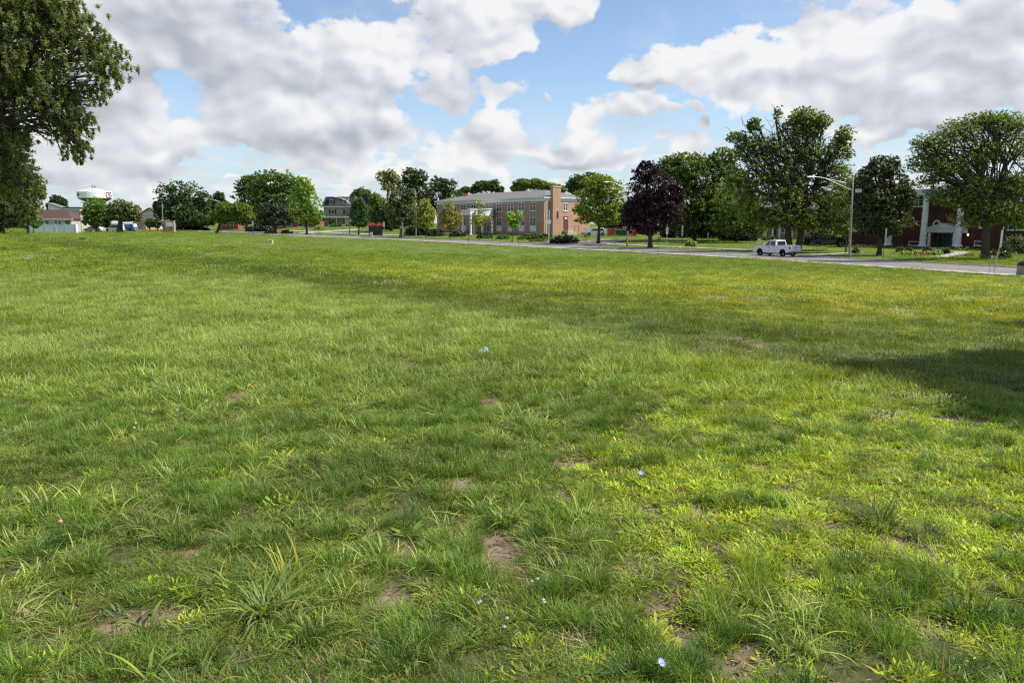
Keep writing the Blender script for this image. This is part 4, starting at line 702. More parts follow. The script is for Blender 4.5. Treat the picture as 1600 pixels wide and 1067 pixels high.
SH = [('bush', 'dark thicket behind the orange red enclosure', 1000, 373, 26, 13, (.018, .025, .012), 148, .5), ('bush', 'shaded thicket between the bus shelter and the gray green tree', 612, 363, 20, 8, (.02, .03, .014), 172, .5), ('bush', 'dark thicket left of the far right lamp pole', 1316, 391, 12, 14, (.018, .025, .012), 98, .6), ('bush', 'dark thicket under the two dark crowns right of the shed', 300, 356, 28, 6, (.015, .02, .012), 232, .5), ('bush', 'dark thicket behind the big honey locust trunk', 405, 357, 20, 7, (.015, .02, .012), 205, .5), ('hedge', 'long clipped hedge mound before the right half of the brick hall', 838, 369.5, 30, 5.5, (.05, .075, .02), 128, .4), ('hedge', 'dark low spreading yew at the right corner of the brick hall', 882, 376.5, 25, 7.5, (.018, .026, .014), 116, .35), ('bush', 'dark round bush under the white portico', 757, 367.5, 12, 6, (.03, .045, .02), 134, .8),
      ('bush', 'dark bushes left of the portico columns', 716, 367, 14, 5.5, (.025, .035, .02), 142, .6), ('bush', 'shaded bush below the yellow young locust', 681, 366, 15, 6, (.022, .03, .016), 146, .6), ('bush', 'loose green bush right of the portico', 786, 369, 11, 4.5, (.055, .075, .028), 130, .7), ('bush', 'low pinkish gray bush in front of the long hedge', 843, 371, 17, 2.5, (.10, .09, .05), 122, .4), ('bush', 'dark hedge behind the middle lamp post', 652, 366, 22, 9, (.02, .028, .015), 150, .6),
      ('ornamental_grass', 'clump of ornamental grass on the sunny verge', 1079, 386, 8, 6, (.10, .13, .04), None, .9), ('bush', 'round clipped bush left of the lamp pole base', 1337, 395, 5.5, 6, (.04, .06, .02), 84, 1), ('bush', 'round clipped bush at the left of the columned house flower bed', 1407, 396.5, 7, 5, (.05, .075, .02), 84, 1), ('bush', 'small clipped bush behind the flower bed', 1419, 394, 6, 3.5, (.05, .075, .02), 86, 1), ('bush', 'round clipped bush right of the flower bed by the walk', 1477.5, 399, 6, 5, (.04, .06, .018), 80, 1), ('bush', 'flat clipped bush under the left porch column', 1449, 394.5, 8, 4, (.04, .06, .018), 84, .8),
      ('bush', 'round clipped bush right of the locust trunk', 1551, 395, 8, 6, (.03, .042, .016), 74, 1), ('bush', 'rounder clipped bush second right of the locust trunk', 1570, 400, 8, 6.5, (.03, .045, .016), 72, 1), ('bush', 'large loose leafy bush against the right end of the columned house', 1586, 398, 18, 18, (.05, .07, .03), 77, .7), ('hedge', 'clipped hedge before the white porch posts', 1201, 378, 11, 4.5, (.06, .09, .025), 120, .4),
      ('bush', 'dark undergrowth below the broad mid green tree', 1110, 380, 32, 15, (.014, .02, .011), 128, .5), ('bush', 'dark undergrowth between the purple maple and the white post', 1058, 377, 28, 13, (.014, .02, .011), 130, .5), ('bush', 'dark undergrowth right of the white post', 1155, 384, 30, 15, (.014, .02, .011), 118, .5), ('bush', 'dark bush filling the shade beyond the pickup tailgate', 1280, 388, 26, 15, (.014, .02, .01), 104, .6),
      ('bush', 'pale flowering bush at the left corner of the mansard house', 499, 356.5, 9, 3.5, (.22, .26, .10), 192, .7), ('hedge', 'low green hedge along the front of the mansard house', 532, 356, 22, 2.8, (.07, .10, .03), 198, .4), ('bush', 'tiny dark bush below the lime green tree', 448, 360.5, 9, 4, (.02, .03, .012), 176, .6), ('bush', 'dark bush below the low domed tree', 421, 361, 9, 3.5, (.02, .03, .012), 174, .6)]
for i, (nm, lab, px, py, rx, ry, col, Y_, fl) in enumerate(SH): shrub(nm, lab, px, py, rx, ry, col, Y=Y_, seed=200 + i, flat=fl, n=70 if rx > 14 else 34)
for i in range(7):
    shrub('flower_clump', ['yellow green daylily clump at the left end of the flower bed', 'second daylily clump from the left in the flower bed', 'pale daylily clump below the left porch column', 'pinkish flowering clump in the middle of the bed', 'low flowering clump right of the pinkish one', 'light green clump near the right end of the bed', 'last light green clump of the bed beside the round bush'][i], 1411 + i * 9.3, 400 - .2 * i, 6.5, 3.6, [(.14, .18, .05), (.16, .19, .05), (.15, .17, .06), (.2, .14, .10), (.2, .15, .1), (.12, .17, .05), (.12, .16, .05)][i], Y=79, seed=300 + i, cat='flowers', lm=LEAF, n=26)
shrub('red_flower_bed', 'small mound of red brown flowers beside the front walk', 1514, 404, 8, 3, (.16, .045, .03), Y=75, seed=320, cat='flowers', n=20)
# ------------------------------------------------------------------ street lamps
def lamp_post(px, py, ptop, arms, label, Y=None, r=.11):
    if Y is None: X, Y, Z = gpt(px, py)
    else: X = W(px, py, Y)[0]; Z = hz1(X, Y)
    b = np.array((X, Y, Z)); s = mpp(Y); T = np.array(W(ptop[0], ptop[1], Y)) - b
    o = empty('street_lamp', b, 0, label, 'street lamp', 'street lamps along the road')
    MB().tube([(0, 0, -.2), (0, 0, .3), T * .5, T], [r * 1.35, r * 1.15, r * .95, r * .7], 12).build('pole', MT['polec'], o, smooth=True)
    for (root_py, pts, head, br) in arms:
        a = np.array(W(ptop[0], root_py, Y)) - b; P = [a] + [np.array(W(x, y, Y + dy)) - b for x, y, dy in pts]; P = cr_sp(P, 6)
        am = MB().tube(P, .036, 8).build('arm', MT['alu'], o, smooth=True)
        if br: q = np.array(W(ptop[0], root_py + br, Y)) - b; MB().tube([q, P[len(P) // 2 + 2]], .026, 6).build('brace', MT['alu'], o)
        e_ = P[-1]; d = (P[-1] - P[-3]); d[2] = 0; d /= np.linalg.norm(d); n_ = np.array((-d[1], d[0], 0)); hm = MB()
        prof = [(0, .05, .05), (.12, .09, .07), (.45, .17, .10), (.75, .15, .08), (.85, .06, .03)]; V = []
        for (l_, w_, h_) in prof:
            for k in range(10): an_ = 2 * math.pi * k / 10; V.append(e_ + d * l_ + n_ * w_ * math.cos(an_) + np.array((0, 0, h_ * math.sin(an_) - .03)))
        nn_ = len(prof); hm.add(V, [(i * 10 + j, i * 10 + (j + 1) % 10, (i + 1) * 10 + (j + 1) % 10, (i + 1) * 10 + j) for i in range(nn_ - 1) for j in range(10)] + [tuple(range(10)), tuple(range((nn_ - 1) * 10, nn_ * 10))[::-1]])
        hd = hm.build('lamp_head', MT['alu'], o, smooth=True)
    return o
lp = lamp_post(1327, 402, (1333, 275), [(288, [(1316, 285, 0), (1285, 278, -1), (1271, 276.5, -1.5)], 1, 10), (283, [(1335, 272, 0), (1341, 263, .5), (1346, 259, 1)], 1, 0)], 'tall weathered lamp pole with two arms and a street name plate beside the dark maple', r=.105)
Yl = lp.location[1]; b = np.array(lp.location); pa = np.array(W(1336, 301, Yl)) - b; pb = np.array(W(1345, 297, Yl)) - b
MB().box(pa[0], pb[0] + .1, -.02, .02, pa[2], pb[2] + .1).build('street_name_plate', MT['panel'], lp)
q = np.array(W(1325, 290, Yl)) - b; MB().box(q[0] - .12, q[0] + .3, -.1, .15, q[2] - .35, q[2] + .4).build('transformer_box', MT['amber'], lp)
lamp_post(650, 369, (649.5, 300), [(314, [(640, 307, 0), (625, 302, -1), (615, 300.5, -1.5)], 1, -5), (300, [(648, 297, .5), (646, 295, 1.5)], 1, 0)], 'gray lamp post with braced arm between the bus shelter and the brick hall')
lamp_post(546, 367, (547, 317), [(321, [(541, 314, 0), (533, 309.5, -1), (527, 307.5, -1.5)], 1, -4), (318, [(543, 312, 1), (540, 310, 2)], 1, 0)], 'lamp post standing in front of the mansard house', r=.10)
lamp_post(980, 384, (982, 290), [(303, [(972, 293, 0), (960, 286, -1), (951, 284.5, -1.5)], 1, -8)], 'lamp post half hidden by the purple maple')
lamp_post(345, 357, (345, 318), [(317, [(340, 315, 0), (332, 312, -1), (326, 311, -1.5)], 1, -2)], 'most distant lamp post at the far left road bend', Y=185)
# bare pole
def post(name, label, cat, px, py, top, r, m='polec', Y=None, group=None, lean=0):
    if Y is None: X, Y, Z = gpt(px, py)
    else: X = W(px, py, Y)[0]; Z = hz1(X, Y)
    T = np.array(W(px + lean, top, Y)) - np.array((X, Y, Z)); mb = MB().tube([(0, 0, -.2), T * .5, T], [r, r * .9, r * .8], 8)
    mb.lathe([(r * .82, T[2]), (r * .5, T[2] + r), (r * .1, T[2] + r * 1.2)], (T[0], 0, 0), 8); o = mb.build(name, MT[m], loc=(X, Y, Z)); return tag(o, label, cat, group)
post('utility_pole', 'bare thin wooden pole beside the small brick utility shed', 'pole', 255, 359.5, 318, .13, Y=183, lean=-2)
# signs
def sign(label, px, py, top, panels, Y=None, rz=0, m='steel', r=.035, group='small road signs', lean=0, name='road_sign', cat='sign'):
    if Y is None: X, Y, Z = gpt(px, py)
    else: X = W(px, py, Y)[0]; Z = hz1(X, Y)
    o = empty(name, (X, Y, Z), rz, label, cat, group); s = mpp(Y); H = W(px, top, Y)[2] - Z; lx = lean * s
    MB().tube([(0, 0, -.2), (lx, 0, H)], r, 8).build('post', MT[m], o)
    for (y0_, y1_, w_, pm, shp) in panels:
        za, zb = W(px, y1_, Y)[2] - Z, W(px, y0_, Y)[2] - Z; c = lx * ((za + zb) / 2 / H); w2 = w_ * s / 2; zc = (za + zb) / 2; hh = (zb - za) / 2
        if shp == 'r': poly = [(c - w2, za), (c + w2, za), (c + w2, zb), (c - w2, zb)]
        elif shp == 'o': poly = [(c + w2 * 1.08 * math.cos(math.pi / 8 + k * math.pi / 4), zc + hh * 1.08 * math.sin(math.pi / 8 + k * math.pi / 4)) for k in range(8)]
        else: poly = [(c, za), (c + w2, zc), (c, zb), (c - w2, zc)]
        MB().extr(poly, 'y', -r - .02, -r - .003).build('panel', MT[pm], o)
    return o
sign('narrow gray sign on a dark post at the far left of the road', 396, 368, 344, [(345, 354, 2.6, 'panel', 'r'), (354.4, 358, 2.4, 'dgreen', 'r')], m='dark', Y=150)
sign('small white square sign between the mansard house and the bus shelter', 567.5, 365, 347, [(347.5, 352.5, 2.6, 'signw', 'r')], Y=160)
sign('gray sign directly right of the bus shelter', 600.5, 371, 346.5, [(347, 354.5, 2.8, 'panel', 'r')], Y=137)
sign('stacked gray and diamond signs in front of the gray green tree', 629.5, 368, 347, [(347.5, 352.5, 2.0, 'panel', 'r'), (353, 358.5, 4.4, 'panel', 'd')], Y=140)
sign('small pale sign on the gray green tree trunk side', 626.5, 368, 352, [(352.5, 356.5, 2.4, 'panel', 'r')], Y=141.5)
sign('gray octagonal sign seen from behind on a tall white post before the brick hall', 857.5, 376.5, 328, [(343, 350.5, 6.0, 'panel', 'o')], Y=118, m='signw', r=.06, rz=R(15))
sign('gray sign on a thin post at the near kerb below the purple maple', 1041, 397, 351, [(355.5, 366, 3.6, 'panel', 'r')], r=.03)
sign('tall narrow gray sign behind the ornamental grass', 1065.5, 376.5, 351.5, [(352, 369, 2.6, 'panel', 'r')], Y=112, m='dark')
sign('short white marker board behind the sunny verge', 1106, 375.5, 362, [(362.4, 371, 2.2, 'signw', 'r')], Y=116, m='dark')
sign('narrow gray sign hanging on a post right of the dark maple trunk', 1379, 406, 356, [(357, 384, 2.0, 'panel', 'r')], lean=2.5, r=.025, m='dark')
sign('leaning pale post with long narrow panels nearest the right edge', 1552, 430, 354, [(360, 387, 3.4, 'panel', 'r')], lean=8, r=.03)
sign('thin dark stake with a small rusty plate at the near kerb', 1029, 399, 371, [(372, 374.5, 4, 'amber', 'r')], m='dark', r=.02)
sign('thin rod with a small pale tip standing in the grass near the right edge', 1541, 447, 399, [(399.5, 403, 2.6, 'panel', 'r')], lean=4, r=.014)
sign('black marker post at the near kerb left of the white portico', 732.5, 378.5, 356, [(356.5, 361, 1.8, 'dark', 'r')], m='black', r=.05)
sign('green street name sign post at the purple maple', 985, 384, 344, [(344.5, 347.5, 7, 'dgreen', 'r'), (349, 352.5, 5, 'panel', 'r')], Y=106, rz=R(30))
bn = sign('narrow white and red banner post in front of the portico', 769, 369.5, 345, [(346, 363, 2.7, 'signw', 'r')], Y=126, m='dark', r=.06)
Yb = 126; zb_ = bn.location[2]; s = mpp(Yb)
for (a, c) in ((347.5, 351), (353.5, 357.5), (360, 362)): MB().box(-.9 * s, .9 * s, -.095, -.085, W(769, c, Yb)[2] - zb_, W(769, a, Yb)[2] - zb_).build('red_mark', MT['red'], bn)
for i, (px, py, top, lab) in enumerate(((809.5, 376, 351, 'dark thin stake right of the bright green sapling'), (915.5, 377, 356, 'dark thin post at the right corner of the brick hall'), (1190, 386, 376, 'short reddish post just left of the white pickup cab'))):
    post('thin_post', lab, 'post', px, py, top, .05 if i < 2 else .12, 'dark' if i < 2 else 'redor', Y=[118, 116, 95][i])
post('white_bollard', 'short white bollard just left of the white pickup windscreen', 'bollard', 1189.5, 384, 376, .12, 'signw', Y=92)
post('white_bollard', 'short pale bollard beside the yellow green locust trunk', 'bollard', 932, 378, 366.5, .11, 'signw', Y=114)
# ------------------------------------------------------------------ bus shelter
X, Y, Z = gpt(587, 369.5); s = mpp(Y); o = empty('bus_shelter', (X, Y, Z), R(12), 'dark bus shelter with peaked red roof beside the road', 'bus shelter'); w_ = 20 * s / 2; H = 16.5 * s
for (x, y) in ((-w_, -.9), (w_, -.9), (w_, .9), (-w_, .9)): MB().box(x - .05, x + .05, y - .05, y + .05, -.1, H).build('post', MT['black'], o)
MB().box(-w_ + .06, w_ - .06, .87, .9, .2, H - .05).build('back_panel', MT['glass'], o); MB().box(w_ - .02, w_ + .01, -.84, .84, .2, H - .05).build('side_panel', MT['glass'], o); MB().box(-w_ - .01, -w_ + .02, -.84, .84, .0, H - .05).build('side_panel', MT['brown'], o)
MB().box(-w_ + .2, w_ - .2, .35, .8, .42, .48).build('bench', MT['brown'], o)
r_ = MB(); hw = w_ + .25; r_.extr([(-hw, H + .003), (hw, H + .003), (hw, H + .12), (hw * .55, H + .62), (hw * .12, H + .18), (-hw * .3, H + .7), (-hw, H + .12)], 'y', -1.15, 1.1); r_.build('roof', MT['red'], o)
MB().box(-w_ + .35, -w_ + .9, -1.5, -1.0, -.1, .85).build('litter_bin', MT['stone']).location = (X, Y, Z); bb_ = bpy.data.objects['litter_bin']; tag(bb_, 'pale square litter bin at the front of the bus shelter', 'bin')
# hydrant
X, Y, Z = gpt(497.5, 366.5); X, Y, Z = W(497.5, 366, 158)[0], 158, hz1(W(497.5, 366, 158)[0], 158); o = empty('fire_hydrant', (X, Y, Z), 0, 'small dark red fire hydrant on the kerb below the lime green tree', 'hydrant')
MB().lathe([(.16, -.05), (.17, .03), (.12, .06), (.11, .5), (.15, .52), (.15, .56), (.11, .62), (.05, .72), (.03, .76)], k=16).build('barrel', MT['redor'], o, smooth=False)
for a, l in ((0, .2), (math.pi, .2), (-math.pi / 2, .22)): MB().tube([(0, 0, .4), (math.cos(a) * l, math.sin(a) * l, .4)], .06, 10).build('outlet_cap', MT['redor'], o)
# utility shed (brick box with white panel)
Yu = 182.; a_ = W(257, 359, Yu); b_ = W(272, 359, Yu); zu = hz1(a_[0], Yu); o = empty('utility_shed', (a_[0], Yu, zu), 0, 'small square tan brick utility shed with a pale panel and dark hatch', 'shed'); w_ = b_[0] - a_[0]; H = W(800, 346, Yu)[2] - zu; s = mpp(Yu)
MB().box(0, w_, 0, .9, -.4, H).build('wall', MT['pinkbrick'], o); MB().box(-.06, w_ + .06, -.06, .96, H + .001, H + .1).build('coping', MT['beige'], o); MB().box(w_ * .18, w_ * .85, -.05, -.003, H * .55, H * .93).build('panel', MT['signw'], o)
MB().box(w_ * .62, w_ * .76, -.04, -.003, H * .28, H * .5).build('hatch', MT['brown'], o); MB().box(-.16, -.005, -.02, .3, -.4, H * .95).build('side_post', MT['redor'], o)
# cream box in the field
X, Y, Z = gpt(423, 381.5); s = mpp(Y); o = empty('utility_box', (X, Y, Z), R(6), 'small cream square box standing alone far out in the field', 'box'); h_ = 7 * s / 2
MB().box(-h_, h_, -h_, h_, -.1, h_ * 1.7).build('body', MT['cbox'], o, bevel=.01); kn = MB().lathe([(.09, 0), (.09, .01)], (0, 0, 0), 16).build('knob', MT['amber'], o); kn.location = (0, -h_ - .012, h_); kn.rotation_euler = (R(90), 0, 0)
MB().box(-h_ - .02, h_ + .02, -h_ - .02, h_ + .02, h_ * 1.7 + .002, h_ * 1.7 + .04).build('lid', MT['cbox'], o)
# litter container, right edge
X, Y, Z = gpt(1601, 432); s = mpp(Y); o = empty('litter_container', (X, Y, Z), R(10), 'stout concrete litter container with black domed lid at the right edge of the frame', 'bin'); H = 17 * s
MB().lathe([(.50, -.05), (.52, .02), (.50, H * .95), (.54, H * .96), (.54, H)], k=8).build('body', MT['agg'], o)
MB().lathe([(.53, H + .002), (.52, H + .06), (.44, H + .2), (.28, H + .3), (.05, H + .34)], k=24).build('lid', MT['black'], o, smooth=True); MB().box(-.2, .2, -.56, -.4, H + .05, H + .2).build('flap', MT['alu'], o)
# dumpster enclosure
Yd = 134.; p0, p1 = W(953, 374, Yd), W(994, 374, Yd); zd_ = hz1(p0[0], Yd); H = W(800, 356.5, Yd)[2] - zd_; o = empty('dumpster_enclosure', (p0[0], Yd, zd_), 0, 'orange red board enclosure with open front beside the purple maple', 'enclosure'); w_ = p1[0] - p0[0]
for (x0_, x1_) in ((0, w_ * .18), (w_ * .78, w_ * 1.0)):
    g_ = MB()
    for j in range(5): c = x0_ + (x1_ - x0_) * j / 5; g_.box(c + .01, c + (x1_ - x0_) / 5 - .01, 0, .05, -.1, H)
    g_.build('gate', MT['redor'], o)
MB().box(-.02, w_ + .02, 3.5, 3.55, -.2, H).build('back_wall', MT['redor'], o); MB().box(w_ * .181, w_ * .62, 3.3, 3.49, H * .85, H * 1.02).build('rail', MT['redor'], o); MB().box(-.05, -.0, .1, 3.49, -.2, H).build('side_wall', MT['redor'], o); MB().box(w_ * .78 - .1, w_ * .78 - .005, -.05, .05, -.1, H).build('gate_post', MT['steel'], o); MB().box(w_ * .18 + .005, w_ * .18 + .1, -.05, .05, -.1, H).build('gate_post', MT['steel'], o)
d = empty('dumpster', (p0[0] + w_ * .45, Yd + 1.6, zd_), 0, 'green steel dumpster inside the orange red enclosure', 'dumpster'); g_ = MB(); g_.extr([(-.7, .1), (.7, .1), (.8, 1.25), (-.8, 1.05)], 'x', -1.0, 1.0); g_.build('body', MT['dgreen'], d)
g_ = MB(); g_.extr([(-.84, 1.06), (.84, 1.26), (.84, 1.31), (-.84, 1.11)], 'x', -1.03, 1.03); g_.build('lid', MT['black'], d); MB().box(-1.2, -1.01, -.3, .3, .7, .8).build('lift_pocket', MT['dgreen'], d); MB().box(1.01, 1.2, -.3, .3, .7, .8).build('lift_pocket', MT['dgreen'], d)
# ------------------------------------------------------------------ vehicles
def wheel(par, x, y, r, w_=.24, side=1):
    t = MB(); n = 28; pr = [(r * .62, -w_ / 2), (r * .9, -w_ / 2), (r, -w_ / 2 + .05), (r, w_ / 2 - .05), (r * .9, w_ / 2), (r * .62, w_ / 2)]
    V = [(x + a * math.cos(2 * math.pi * j / n), y + b_, r + a * math.sin(2 * math.pi * j / n)) for a, b_ in pr for j in range(n)]
    t.add(V, [(i * n + j, i * n + (j + 1) % n, ((i + 1) % 6) * n + (j + 1) % n, ((i + 1) % 6) * n + j) for i in range(6) for j in range(n)]); ty = t.build('wheel', MT['tyre'], par)
    rm = MB(); yo = side * (w_ / 2 - .04); rm.extr([(x + r * .62 * math.cos(2 * math.pi * j / n), r + r * .62 * math.sin(2 * math.pi * j / n)) for j in range(n)], 'y', yo - .02, yo)
    for k in range(6):
        a = k * math.pi / 3; c_, s_ = math.cos(a), math.sin(a); q = [(.1, -.035), (r * .58, -.05), (r * .58, .05), (.1, .035)]; rm.extr([(x + u_ * c_ - v_ * s_, r + u_ * s_ + v_ * c_) for u_, v_ in q], 'y', *((yo + .002, yo + .03) if side > 0 else (yo - .03, yo - .002)))
    rm.build('rim', MT['rim'], ty); return ty
def arch(prof_bottom, wx, r, n=8): return [(wx + r * math.cos(a), prof_bottom + r * math.sin(a)) for a in np.linspace(0, math.pi, n)]
def pickup(loc, rz, label, paint, cap=False):
    """x forward, y left, 5.2 m crew cab"""
    o = empty('pickup_truck', loc, rz, label, 'pickup truck'); hw = .92; wf, wr, wh = 1.62, -1.58, .37
    # lower body with wheel arches, front hood
    low = [(-2.55, .50), (-2.60, .62), (-2.58, 1.10), (-2.55, 1.18), (-.62, 1.16), (-.60, 1.14), (1.0, 1.12), (2.05, 1.06), (2.45, .96), (2.58, .80), (2.60, .50), (2.45, .38)]
    low += arch(.38, wf, .46)[::1] + [(1.05, .36), (-1.0, .36)] + arch(.38, wr, .46) + [(-2.2, .45)]
    bd = MB(); bd.extr(low[::-1], 'y', -hw, hw); bod = bd.build('body', MT[paint], o, bevel=.03)
    bed = MB().box(-2.48, -.72, -.78, .78, 1.178, 1.19); bed.build('bed_floor', MT['black'], o)
    for sg in (-1, 1): MB().box(-2.5, -.68, sg * .9 - .045, sg * .9 + .045, 1.181, 1.23).build('bed_rail', MT[paint], o)
    MB().box(-2.60, -2.52, -.85, .85, .66, 1.22).build('tailgate', MT[paint], o, bevel=.015); MB().box(-2.625, -2.602, -.18, .18, .98, 1.06).build('tailgate_handle', MT['black'], o)
    # cab: tapered greenhouse
    V = []; pr = [(-.66, 1.161), (-.56, 1.70), (-.45, 1.76), (.30, 1.78), (.48, 1.72), (1.18, 1.14)]
    for sg in (-1, 1):
        for (x, z) in pr: V.append((x, sg * (hw - .03 - (z - 1.14) * .28), z))
    n = 6; cb_ = MB(); cb_.add(V, [tuple(range(n)), tuple(range(n, 2 * n))[::-1]] + [(i, n + i, n + (i + 1) % n, (i + 1) % n) for i in range(n)]); cab_ = cb_.build('cab', MT[paint], o, bevel=.02)
    def side_glass(poly, nm='side_window'):
        for sg in (-1, 1):
            g_ = MB(); V = []
            for off in (.004, .014):
                for x, z in poly: V.append((x, sg * (hw - .03 - (z - 1.14) * .28 + off), z))
            k = len(poly); g_.add(V, [tuple(range(k)), tuple(range(k, 2 * k))[::-1]] + [(i, k + i, k + (i + 1) % k, (i + 1) % k) for i in range(k)]); g_.build(nm, MT['glass'], o)
    side_glass([(.27, 1.19), (.98, 1.19), (.46, 1.64), (.30, 1.66)]); side_glass([(-.50, 1.19), (.17, 1.19), (.19, 1.66), (-.42, 1.66)])
    for (x0_, x1_, z0_, z1_, nm) in ((-.655, -.565, 1.22, 1.66, 'rear_window'),):
        g_ = MB(); g_.add([(x0_ - .012, -.68, z0_), (x0_ - .012, .68, z0_), (x1_ - .02, .6, z1_), (x1_ - .02, -.6, z1_), (x0_ + .02, -.68, z0_), (x0_ + .02, .68, z0_), (x1_, .6, z1_), (x1_, -.6, z1_)], [(0, 3, 2, 1), (4, 5, 6, 7), (0, 1, 5, 4), (1, 2, 6, 5), (2, 3, 7, 6), (3, 0, 4, 7)]); g_.build(nm, MT['glass'], o)
    g_ = MB(); g_.add([(1.12, -.76, 1.20), (1.12, .76, 1.20), (.56, .62, 1.66), (.56, -.62, 1.66), (1.135, -.76, 1.212), (1.135, .76, 1.212), (.575, .62, 1.672), (.575, -.62, 1.672)], [(0, 3, 2, 1), (4, 5, 6, 7), (0, 1, 5, 4), (1, 2, 6, 5), (2, 3, 7, 6), (3, 0, 4, 7)]); g_.build('windscreen', MT['glass'], o)
    if cap: MB().extr([(-2.45, 1.235), (-.72, 1.235), (-.70, 1.70), (-2.3, 1.68)], 'y', -.8, .8).build('bed_cap', MT['black'], o, bevel=.03)
    for (x, sg, sd_) in ((wf, 1, 1), (wf, -1, -1), (wr, 1, 1), (wr, -1, -1)): wheel(o, x, sg * (hw - .13), wh, .25, sd_)
    for sg in (-1, 1):
        MB().box(-2.61, -2.50, sg * .86 - .055, sg * .86 + .08 if sg > 0 else sg * .86 + .055, .80, 1.12).build('tail_light', MT['tail'], o)
        for x in (.30, -.42): h_ = MB(); y0_, y1_ = sorted((sg * (hw + .002), sg * (hw + .035))); h_.box(x, x + .17, y0_, y1_, 1.0, 1.045); h_.build('door_handle', MT['black'], o)
        mm_ = MB(); y0_, y1_ = sorted((sg * (hw + .0), sg * (hw + .2))); mm_.box(.82, .92, y0_, y1_, 1.17, 1.34); mm_.build('mirror', MT[paint], o, bevel=.02)
        for x in (1.08, .22, -.52): s_ = MB(); y0_, y1_ = sorted((sg * (hw + .0005), sg * (hw + .003))); s_.box(x - .008, x + .008, y0_, y1_, .48, 1.12); s_.build('door_seam', MT['dark'], o)
    MB().box(-2.74, -2.605, -.88, .88, .46, .64).build('rear_bumper', MT['steel'], o, bevel=.03); MB().box(-2.632, -2.605, -.16, .16, .70, .84).build('number_plate', MT['plate'], o); MB().box(2.50, 2.68, -.88, .88, .40, .62).build('front_bumper', MT['steel'], o, bevel=.04)
    MB().box(-2.3, 2.3, -.72, .72, .28, .42).build('chassis', MT['black'], o)
    return o
i_ = np.argmin(abs(RDF[:, 1] - 77.5)); tv = RDF[i_ + 3] - RDF[i_ - 3]; hd = math.atan2(tv[1], tv[0])
nrm = np.array((math.cos(hd - math.pi / 2), math.sin(hd - math.pi / 2))); LN = RDF[:, :2] + nrm * 7.45; LN = np.array([LN[k] * (1 - t) + LN[k + 1] * t for k in range(len(LN) - 1) for t in (0, .25, .5, .75)]); LN = LN[(LN[:, 1] > 60) & (LN[:, 1] < 100)]
P0 = LN[np.argmin([abs(800 + F * q[0] / (q[1] * cT + 2.8 * sT) - 1213) for q in LN])]; s_, zr_ = road_sd(*P0)
tz = float(zr_[0]) + .003
tk = pickup((P0[0], P0[1], tz), hd, 'white crew cab pickup truck parked at the far kerb under the tall trees', 'carw')
def car(loc, rz, label, paint, kind='car', L_=4.5, H_=1.45, hw=.88, cat='car'):
    o = empty('parked_' + kind, loc, rz, label, cat); h = L_ / 2; wf, wr = h * .62, -h * .60
    lo = [(-h, .42), (-h - .02, .7), (-h + .08, .92), (h - .9, .92), (h - .15, .78), (h, .6), (h, .35)] + arch(.3, wf, .38) + arch(.3, wr, .38)
    MB().extr(lo[::-1], 'y', -hw, hw).build('body', MT[paint], o, bevel=.04)
    pr = [(-h + .1, .921), (-h + (.15 if kind != 'car' else .55), H_ - .05), (-h + .5 if kind != 'car' else -h + .8, H_), (h * .18, H_), (h * .62, .9)]; V = []
    for sg in (-1, 1):
        for x, z in pr: V.append((x, sg * (hw - .04 - (z - .9) * .25), z))
    n = len(pr); cb_ = MB(); cb_.add(V, [tuple(range(n)), tuple(range(n, 2 * n))[::-1]] + [(i, n + i, n + (i + 1) % n, (i + 1) % n) for i in range(n)]); cb_.build('cabin', MT[paint], o, bevel=.03)
    for sg in (-1, 1):
        poly = [(-h + .5, .97), (h * .5, .97), (h * .2, H_ - .1), (-h + .75, H_ - .1)]; V = []
        for off in (.003, .012):
            for x, z in poly: V.append((x, sg * (hw - .04 - (z - .9) * .25 + off), z))
        g_ = MB(); g_.add(V, [(0, 1, 2, 3), (7, 6, 5, 4)] + [(i, 4 + i, 4 + (i + 1) % 4, (i + 1) % 4) for i in range(4)]); g_.build('side_window', MT['glass'], o)
        for x in (wf, wr): wheel(o, x, sg * (hw - .12), .31, .2, sg)
        MB().box(-h - .03, -h + .05, sg * .7 - .14, sg * .7 + .14, .66, .84).build('tail_light', MT['tail'], o)
    return o
def put(px, Y): X = W(px, 360, Y)[0]; return (X, Y, hz1(X, Y) + .02)
pickup(put(198, 200), R(175), 'bright blue pickup truck beside the spreading olive tree', 'carb'); 
car(put(180, 196), R(165), 'white van parked just left of the thick forked trunk', 'carw', 'van', 4.9, 1.95, .95, 'van')
car(put(200, 212), R(180), 'white van behind the blue pickup', 'carw', 'van', 5.0, 2.1, .95, 'van')
car(put(146, 188), R(180), 'low white car under the round tree at the left', 'carw', 'car', 4.4, 1.4)
car(put(133, 196), R(180), 'white car at the corner of the pale block', 'carw', 'car', 4.4, 1.4)
car(put(928, 133), R(200), 'pale gray car parked at the right end of the brick hall', 'carg', 'car', 4.5, 1.5)
car(put(1298, 100), R(150), 'dark maroon car in deep shade left of the lamp pole', 'card', 'car', 4.6, 1.6)
car(put(302, 250), R(180), 'pale gray car under the dark trees right of the shed', 'carw', 'car', 4.4, 1.5)
